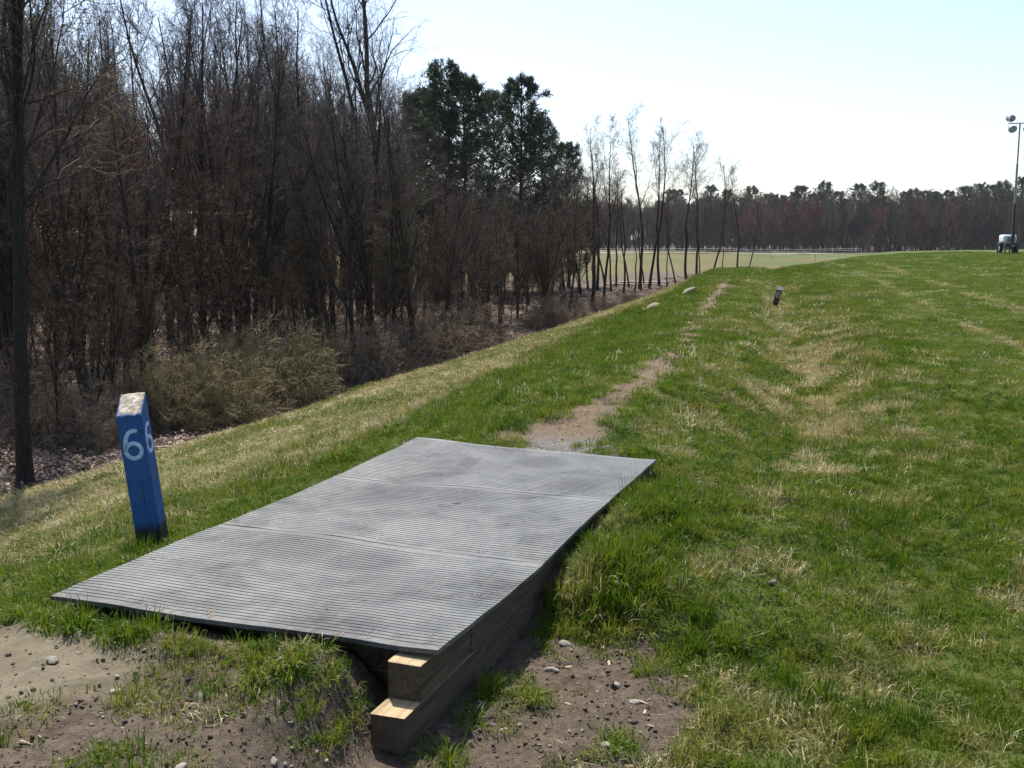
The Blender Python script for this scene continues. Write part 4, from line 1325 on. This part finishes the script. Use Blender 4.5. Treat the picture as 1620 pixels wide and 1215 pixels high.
def pix_on_ground(px, py, iters=60):
    """where the sight line through a photo pixel meets the terrain"""
    c, s_ = math.cos(math.radians(8.0826)), math.sin(math.radians(8.0826))
    r, u = (px - 810) / 1665.0, -(py - 607.5) / 1665.0
    d = np.array([r, c + u * s_, -s_ + u * c])
    ts = np.geomspace(2.0, 300, 3000)
    P_ = d[None] * ts[:, None] + np.array([0, 0, CAM_H])
    below = P_[:, 2] < height(P_[:, 0], P_[:, 1])
    i = int(np.argmax(below)) if below.any() else len(ts) - 1
    return P_[i]


for px_, py_, sz, lab, sd in ((1034, 488, 0.16, 'low tan boulder in the grass by the wood edge, flatter one', 1), (1090, 463, 0.17, 'bigger tan boulder in the grass beside the pale logs', 2)):
    p = pix_on_ground(px_, py_ + 2)
    o = link('boulder', rock_mesh('boulder', sd, M_ROCK, 0.55, 3, 0.3)); o.location = (p[0], p[1], hz(p[0], p[1]) + 0.06); o.scale = (sz, sz * 0.8, sz * 0.85)
    o.rotation_euler = (0.1, -0.35, 0.4)
    tag(o, lab, 'boulder')


def log(label, p0, p1, r0, r1, seed, name='fallen_log', mat=M_LOG, group=None):
    rng = np.random.default_rng(seed)
    P0 = np.array([[*p0, hz(*p0) + r0 * 0.7]]); P1 = np.array([[*p1, hz(*p1) + r1 * 0.7]])
    n_ = 10; t = np.linspace(0, 1, n_ + 1)[None, :, None]
    pts = P0[:, None] * (1 - t) + P1[:, None] * t + rng.normal(0, r0 * 0.25, (1, n_ + 1, 3))
    g = Geo(); tubes(g, pts, taper([r0], [r1], n_), 9)
    k = 9
    for e in (0, n_):
        g.add(np.concatenate([[pts[0, e]], g.v[0].reshape(-1, 3)[e * k:(e + 1) * k]]), None, [(0, 1 + (j if e else (j + 1) % k), 1 + ((j + 1) % k if e else j)) for j in range(k)])
    o = link(name, g.mesh(name, mat, True)); tag(o, label, 'log', group)
    return o


a_ = pix_on_ground(1062, 455); b_ = pix_on_ground(1110, 452)
log('pale fallen log lying below the row of slender trees', (a_[0], 70.0), (b_[0] + 1.2, 72.5), 0.14, 0.10, 1)
log('second thinner pale log lying against the fallen log', (a_[0] - 0.5, 68.5), (b_[0] + 0.2, 71.0), 0.09, 0.07, 2)
y1, y2 = edge_y(560, 1.0), edge_y(640, 2.6)
log('bleached fallen branch lying under the brown shrubs', (ray_x(560, y1), y1), (ray_x(650, y2), y2), 0.06, 0.04, 3, 'fallen_branch', M_LITTERWHITE)
for i in range(26):
    px_ = rr.uniform(20, 1100); bk = rr.uniform(0.15, 3.5); y1 = edge_y(px_, bk); x1 = ray_x(px_, y1)
    if y1 > 85: continue
    an = rr.uniform(0, 6.28); L_ = rr.uniform(0.5, 1.8)
    log('grey dead branch lying on the leaf litter', (x1, y1), (x1 + math.cos(an) * L_, y1 + math.sin(an) * L_), rr.uniform(0.02, 0.05), 0.012, 50 + i, 'dead_branch', M_LOG, 'dead branches on the wood floor')
for i in range(24):
    px_ = rr.uniform(60, 200) if i < 16 else rr.uniform(300, 620)
    bk = rr.uniform(0.1, 1.1); y1 = edge_y(px_, bk); x1 = ray_x(px_, y1)
    an = rr.uniform(0, 6.28); L_ = rr.uniform(0.10, 0.32)
    log('short bleached stick on the sunny litter at the wood edge', (x1, y1), (x1 + math.cos(an) * L_, y1 + math.sin(an) * L_), rr.uniform(0.015, 0.03), 0.012, 90 + i, 'bleached_stick', M_LITTERWHITE, 'bleached sticks at the wood edge')

STN = [rock_mesh('stone', 20 + k, M_STONE, 0.55, 2, 0.35) for k in range(5)]
CLD = [rock_mesh('clod', 40 + k, M_CLOD, 0.6, 2, 0.45) for k in range(4)]


def on_pad(x, y, mg=0.0):
    a, c = to_pad(x, y)
    return -mg < a < PL + mg and -mg < c < PW + mg


SG = 'stones on the worn soil'
cnt = 0; tries = 0
while cnt < 18 and tries < 4000:
    tries += 1
    if rr.random() < 0.72: x, y = from_pad(rr.uniform(-1.05, -0.05), rr.uniform(-0.3, 2.0))[:2]
    else: x, y = from_pad(rr.uniform(-0.2, 1.1), rr.uniform(1.95, 2.6))[:2]
    if on_pad(x, y, 0.03): continue
    a, c = to_pad(x, y)
    if PW - 0.22 < c < PW + 0.02 and -0.40 < a < 0.2: continue
    if masks(np.array([x]), np.array([y]))[0][0] < 0.5: continue
    s = rr.choice((0.008, 0.010, 0.012, 0.015, 0.019, 0.024)) * rr.uniform(0.8, 1.2)
    o = link('stone', rr.choice(STN), None, (x, y, hz(x, y) + s * 0.15), (rr.uniform(-0.3, 0.3), rr.uniform(-0.3, 0.3), rr.uniform(0, 6.28)))
    o.scale = (s, s * rr.uniform(0.7, 1.1), s)
    tag(o, 'small pale stone on the worn soil round the tee platform', 'stone', SG)
    cnt += 1
o = link('stone', STN[0], None, (*pix_on_ground(35, 966)[:2], 0), (0, 0, 0.3)); o.location.z = hz(o.location.x, o.location.y) + 0.008
o.scale = (0.036, 0.026, 0.022); tag(o, 'largest pale stone by the low left corner of the rubber mats', 'stone')
p = pix_on_ground(1222, 925); o = link('stone', STN[1], None, (p[0], p[1], hz(p[0], p[1]) + 0.035), (0, 0, 1.0))
o.scale = (0.024, 0.018, 0.016); o.location.z -= 0.02; tag(o, 'small grey stone lying alone in the open grass', 'stone')

# wood chips and sticks
chip = bpy.data.meshes.new('chip'); bm = box_bm(1, 0.28, 0.10, (0, 0, 0), 0.03, 1, 0.05, 5); bm.to_mesh(chip); bm.free(); chip.materials.append(M_CHIP)
cnt = 0; tries = 0
while cnt < 22 and tries < 4000:
    tries += 1
    if rr.random() < 0.6: x, y = from_pad(rr.uniform(-1.0, -0.05), rr.uniform(-0.2, 2.0))[:2]
    else: x, y = from_pad(rr.uniform(-0.3, 1.2), rr.uniform(1.95, 2.7))[:2]
    if on_pad(x, y, 0.03): continue
    a, c = to_pad(x, y)
    if PW - 0.22 < c < PW + 0.02 and -0.40 < a < 0.2: continue
    s = rr.uniform(0.018, 0.050)
    o = link('wood_chip', chip, None, (x, y, hz(x, y) + 0.006), (rr.uniform(-0.3, 0.3), rr.uniform(-0.35, 0.35), rr.uniform(0, 6.28))); o.scale = (s, s, s * 0.8)
    tag(o, 'pale wood chip on the worn soil round the tee platform', 'wood chip', 'wood chips on the worn soil')
    cnt += 1
p = from_pad(2.05, 1.02); o = link('wood_chip', chip, None, (p.x, p.y, float(warp(1.02, 2.05)) + 0.004), (0, 0, 0.3)); o.scale = (0.045, 0.035, 0.03)
tag(o, 'brown wood chip lying on the ribbed middle mat', 'wood chip')

# crumbs of soil and gravel: nobody could count them
soil_src = source_coll('soilsrc', [('c', m_) for m_ in CLD] + [('c', m_) for m_ in STN])
P_ = []
n = 26000
a_ = RNG.uniform(-1.15, 1.5, n); c_ = RNG.uniform(-0.8, 3.0, n)
xx = PX0 + a_ * SY + c_ * CY; yy = PY0 + a_ * CY - c_ * SY
mm = masks(xx, yy)
ok = (mm[0] > 0.45) & (RNG.random(n) > 0.75 * mm[1]) & ~((a_ > -0.02) & (c_ > -0.02) & (c_ < PW + 0.02)) & ~((c_ > PW - 0.19) & (c_ < PW) & (a_ > -0.36))
xx, yy = xx[ok], yy[ok]; n1 = len(xx)
s1 = 0.0016 + RNG.random(n1) ** 5 * 0.0075; id1 = np.where(RNG.random(n1) < 0.85, RNG.integers(0, 4, n1), RNG.integers(4, 9, n1))
n = 4200
a_ = RNG.uniform(PL + 0.0, PL + 7, n); yy2 = PY0 + a_ * CY - 0.9 * SY; xx2 = x_path(yy2) + RNG.normal(0, 0.42, n)
mm = masks(xx2, yy2); ok = (mm[5] > 0.4); xx2, yy2 = xx2[ok], yy2[ok]; n2 = len(xx2)
gr = masks(xx2, yy2)[2] > 0.4
s2 = np.where(gr, 0.003 + RNG.random(n2) ** 3 * 0.007, 0.0015 + RNG.random(n2) ** 5 * 0.007); id2 = np.where(gr, RNG.integers(4, 9, n2), np.where(RNG.random(n2) < 0.8, RNG.integers(0, 4, n2), RNG.integers(4, 9, n2)))
xx = np.r_[xx, xx2]; yy = np.r_[yy, yy2]; s = np.r_[s1, s2]; ii = np.r_[id1, id2]; n = len(xx)
scatter('loose_gravel', 'loose soil crumbs and gravel on the worn ground', 'gravel', soil_src, np.stack([xx, yy, height(xx, yy) + s * 0.2], -1),
        np.stack([RNG.uniform(-0.5, 0.5, n), RNG.uniform(-0.5, 0.5, n), RNG.uniform(0, 6.28, n)], -1), np.stack([s, s, s], -1), ii)

# dry clippings trodden onto the mats
cl = []
for k in range(4):
    g = Geo(); r2 = np.random.default_rng(600 + k); m = 3
    c = np.stack([r2.normal(0, 0.02, m), r2.normal(0, 0.02, m), np.full(m, 0.0025)], -1)
    th = r2.uniform(0, 6.28, m); a_ = np.stack([np.cos(th), np.sin(th), np.zeros(m)], -1); b_ = np.stack([-np.sin(th), np.cos(th), np.zeros(m)], -1)
    L_ = r2.uniform(0.006, 0.022, m)[:, None]
    v = np.stack([c - a_ * L_, c + b_ * 0.0016, c + a_ * L_, c - b_ * 0.0016], 1); v[:, 2, 2] += 0.004
    g.add(v.reshape(-1, 3), np.arange(m * 4).reshape(-1, 4)); cl.append(('k', g.mesh('clipping', M_STRAW if k < 1 else M_LEAF)))
clip_src = source_coll('clipsrc', cl)
n = 200
a_ = np.where(RNG.random(n) < 0.5, RNG.random(n) * PL, PL * RNG.choice([0.0, 1 / 3, 2 / 3, 1.0], n) + RNG.normal(0, 0.10, n)); c_ = RNG.random(n) * PW
a_ = np.clip(a_, 0.02, PL - 0.02)
scatter('grass_clippings', 'dry grass clippings trodden onto the rubber mats', 'clippings', clip_src,
        np.stack([PX0 + a_ * SY + c_ * CY, PY0 + a_ * CY - c_ * SY, warp(c_, a_) + 0.001], -1), np.stack([np.zeros(n), np.zeros(n), RNG.uniform(0, 6.28, n)], -1),
        np.ones((n, 3)) * RNG.uniform(0.6, 1.3, (n, 1)), RNG.integers(0, 4, n))

# ------------------------------------------------------------------ grass


def tuft_mesh(seed, m, R, h0, h1, w, lean, mat):
    r2 = np.random.default_rng(seed)
    ph = r2.uniform(0, 6.28, m); rad = R * np.sqrt(r2.random(m))
    b = np.stack([rad * np.cos(ph), rad * np.sin(ph), np.full(m, -0.006)], -1)
    aa = ph + r2.normal(0, 1.1, m)
    ln = np.abs(r2.normal(0, lean, m)) + 0.08
    out = np.stack([np.cos(aa), np.sin(aa), np.zeros(m)], -1)
    H_ = r2.uniform(h0, h1, m)[:, None]
    mid = b + out * H_ * 0.45 * np.sin(ln)[:, None] * 0.8 + np.array([0, 0, 1]) * H_ * 0.55 * np.cos(ln * 0.7)[:, None]
    ln2 = np.minimum(ln * 1.9, 1.75)
    tip = mid + out * H_ * 0.5 * np.sin(ln2)[:, None] + np.array([0, 0, 1]) * H_ * 0.5 * np.cos(ln2)[:, None]
    sd = np.stack([-np.sin(aa), np.cos(aa), np.zeros(m)], -1)
    tw = r2.normal(0, 0.7, m); sd = sd * np.cos(tw)[:, None] + out * np.sin(tw)[:, None]
    wd = (w * r2.uniform(0.6, 1.3, m))[:, None]
    v = np.stack([b - sd * wd * 0.5, b + sd * wd * 0.5, mid + sd * wd * 0.45, mid - sd * wd * 0.45, tip], 1).reshape(-1, 3)
    o5 = np.arange(m)[:, None] * 5
    g = Geo(); g.add(v, o5 + np.array([[0, 1, 2, 3]]), o5 + np.array([[3, 2, 4]]))
    return g.mesh('grass_tuft', mat)


tufts = [tuft_mesh(500 + k, 34, 0.055, 0.016, 0.050, 0.0034, 0.95, M_GRASS) for k in range(4)]          # 0-3 lawn
tufts += [tuft_mesh(510 + k, 46, 0.045, 0.04, 0.100, 0.0040, 0.80, M_GRASS) for k in range(2)]          # 4-5 tall tussock
tufts += [tuft_mesh(520 + k, 26, 0.075, 0.05, 0.11, 0.0034, 1.7, M_STRAW) for k in range(3)]            # 6-8 dead, flattened
tufts += [tuft_mesh(530 + k, 44, 0.16, 0.03, 0.065, 0.0085, 0.8, M_GRASS) for k in range(3)]            # 9-11 coarse lawn for the distance
tufts += [tuft_mesh(540 + k, 30, 0.16, 0.05, 0.12, 0.0085, 1.7, M_STRAW) for k in range(2)]             # 12-13 coarse dead
grass_src = source_coll('grasssrc', [('g', m_) for m_ in tufts])


def ring_points(y0, y1, dens, rng):
    area_n = int(dens * (y1 - y0) * (0.54 * (y0 + y1) + 1.4))
    yy = rng.uniform(y0, y1, int(area_n * 1.6))
    half = 0.54 * yy + 0.7
    keep = rng.random(len(yy)) < half / (0.54 * y1 + 0.7)
    yy = yy[keep][:area_n]; half = 0.54 * yy + 0.7
    return rng.uniform(-1, 1, len(yy)) * half, yy


PT, RT, SC, ID, DR = [], [], [], [], []
for y0, y1, dens, hs, far_ in ((2.7, 5.0, 820, 1.0, 0), (5.0, 8.0, 620, 1.05, 0), (8.0, 13.0, 360, 1.25, 0), (13.0, 22.0, 120, 1.0, 1), (22, 38, 60, 1.25, 1), (38, 75, 22, 1.6, 1)):
    xx, yy = ring_points(y0, y1, dens, RNG)
    d_, cl, gv, li, dr, pa = masks(xx, yy)
    a, c = to_pad(xx, yy)
    n3 = fbm(xx * 5.5, yy * 5.5, 131, 3); n4 = fbm(xx * 1.7, yy * 1.7, 137, 3)
    inpad = (a > -0.02) & (a < PL + 0.03) & (c > -0.015) & (c < PW + 0.015)
    tim = (c > PW - 0.19) & (c < PW + 0.01) & (a > -0.37) & (a < 0.3)
    prob = np.clip(1.35 - d_ * 1.45, 0, 1) * (li < 0.5)
    # tufts that hold on in the worn soil, and on the banks round the platform
    hold = (d_ > 0.4) & (fbm(xx * 4.6, yy * 4.6, 151, 3) > 0.56) & (cl < 0.6)
    mound = np.exp(-((a + 0.20) / 0.16) ** 2 - ((c - 1.30) / 0.27) ** 2) + 0.8 * np.exp(-((a + 0.13) / 0.09) ** 2 - ((c - 0.72) / 0.35) ** 2) + 0.9 * np.exp(-((a + 0.06) / 0.08) ** 2 - ((c + 0.02) / 0.16) ** 2)
    bank = np.exp(-((a - 1.5) / 0.36) ** 2 - ((c - 2.08) / 0.20) ** 2) + np.exp(-((a - 2.4) / 0.5) ** 2 - ((c - 2.08) / 0.22) ** 2) + 0.7 * np.exp(-((a - 3.2) / 0.6) ** 2 - ((c - 2.02) / 0.15) ** 2)
    hold = hold & (pa < 0.3)
    prob = np.maximum.reduce([prob, hold * 0.55, np.clip(mound * 1.2, 0, 1) * 0.85, np.clip(bank * 1.3, 0, 1)])
    prob = prob * (0.55 + 0.9 * np.clip(n3, 0.2, 0.8))
    k = (RNG.random(len(xx)) < prob) & ~inpad & ~tim
    xx, yy, dr, n4, mound, bank, d_, n3, a, c = (q_[k] for q_ in (xx, yy, dr, n4, mound, bank, d_, n3, a, c))
    n = len(xx); zz = height(xx, yy)
    straw = RNG.random(n) < np.clip(dr * 0.62 - 0.08, 0.014, 0.8)
    tall = (RNG.random(n) < 0.05 + 0.25 * (n4 > 0.6) + 0.75 * np.clip(bank + mound * 0.6, 0, 1)) & (yy < 13)
    base = RNG.integers(0, 4, n) if not far_ else RNG.integers(9, 12, n)
    sid = RNG.integers(6, 9, n) if not far_ else RNG.integers(12, 14, n)
    ii = np.where(straw, sid, np.where(tall, RNG.integers(4, 6, n), base))
    s = RNG.uniform(0.7, 1.3, n) * hs
    sh = s * (0.30 + 1.35 * n3) * np.where(tall & (bank > 0.3), 1.15, 1.0)
    sh = sh * (1 - 0.42 * sstep(2.6, 5.0, xx - x_crest(yy)))
    w_ = wood_w(xx, yy); sh = sh * (1 - 0.35 * sstep(0.1, 0.4, w_))
    PT.append(np.stack([xx, yy, zz], -1)); RT.append(np.stack([RNG.normal(0, 0.12, n), RNG.normal(0, 0.12, n), RNG.uniform(0, 6.28, n)], -1))
    SC.append(np.stack([s, s, sh], -1)); ID.append(ii); DR.append(np.clip(dr * 0.9 - 0.04 + 0.10 * (d_ > 0.4), -0.1, 1))
PT, RT, SC, ID, DR = (np.concatenate(q_) for q_ in (PT, RT, SC, ID, DR))
scatter('grass', 'short spring grass with dead straw over slope and field', 'grass', grass_src, PT, RT, SC, ID, DR)
print('grass tufts', len(PT), 'wood trees', n_w, 'saplings', n_s)
print('tris', sum(len(m_.loop_triangles) if m_.loop_triangles else sum(max(len(p_.vertices) - 2, 0) for p_ in m_.polygons) for m_ in bpy.data.meshes if m_.users and len(m_.polygons) < 2000000))

# ------------------------------------------------------------------ thin spring haze
hm, hnt, hout = new_mat('haze_air')
hv = N(hnt, 'ShaderNodeVolumePrincipled', {'Density': 0.00012, 'Color': (0.90, 0.95, 1.0), 'Anisotropy': 0.2})
hnt.links.new(hv.outputs[0], hout.inputs['Volume'])
bm = bmesh.new()
bmesh.ops.create_cube(bm, size=1, matrix=Matrix.Translation((0, 500, 8.5)) @ Matrix.Diagonal((1900, 1300, 27, 1)))
o = bm_obj('haze', bm, hm)
o['kind'] = 'stuff'
tag(o, 'thin pale haze in the air over the far field', 'haze', None, 'stuff')
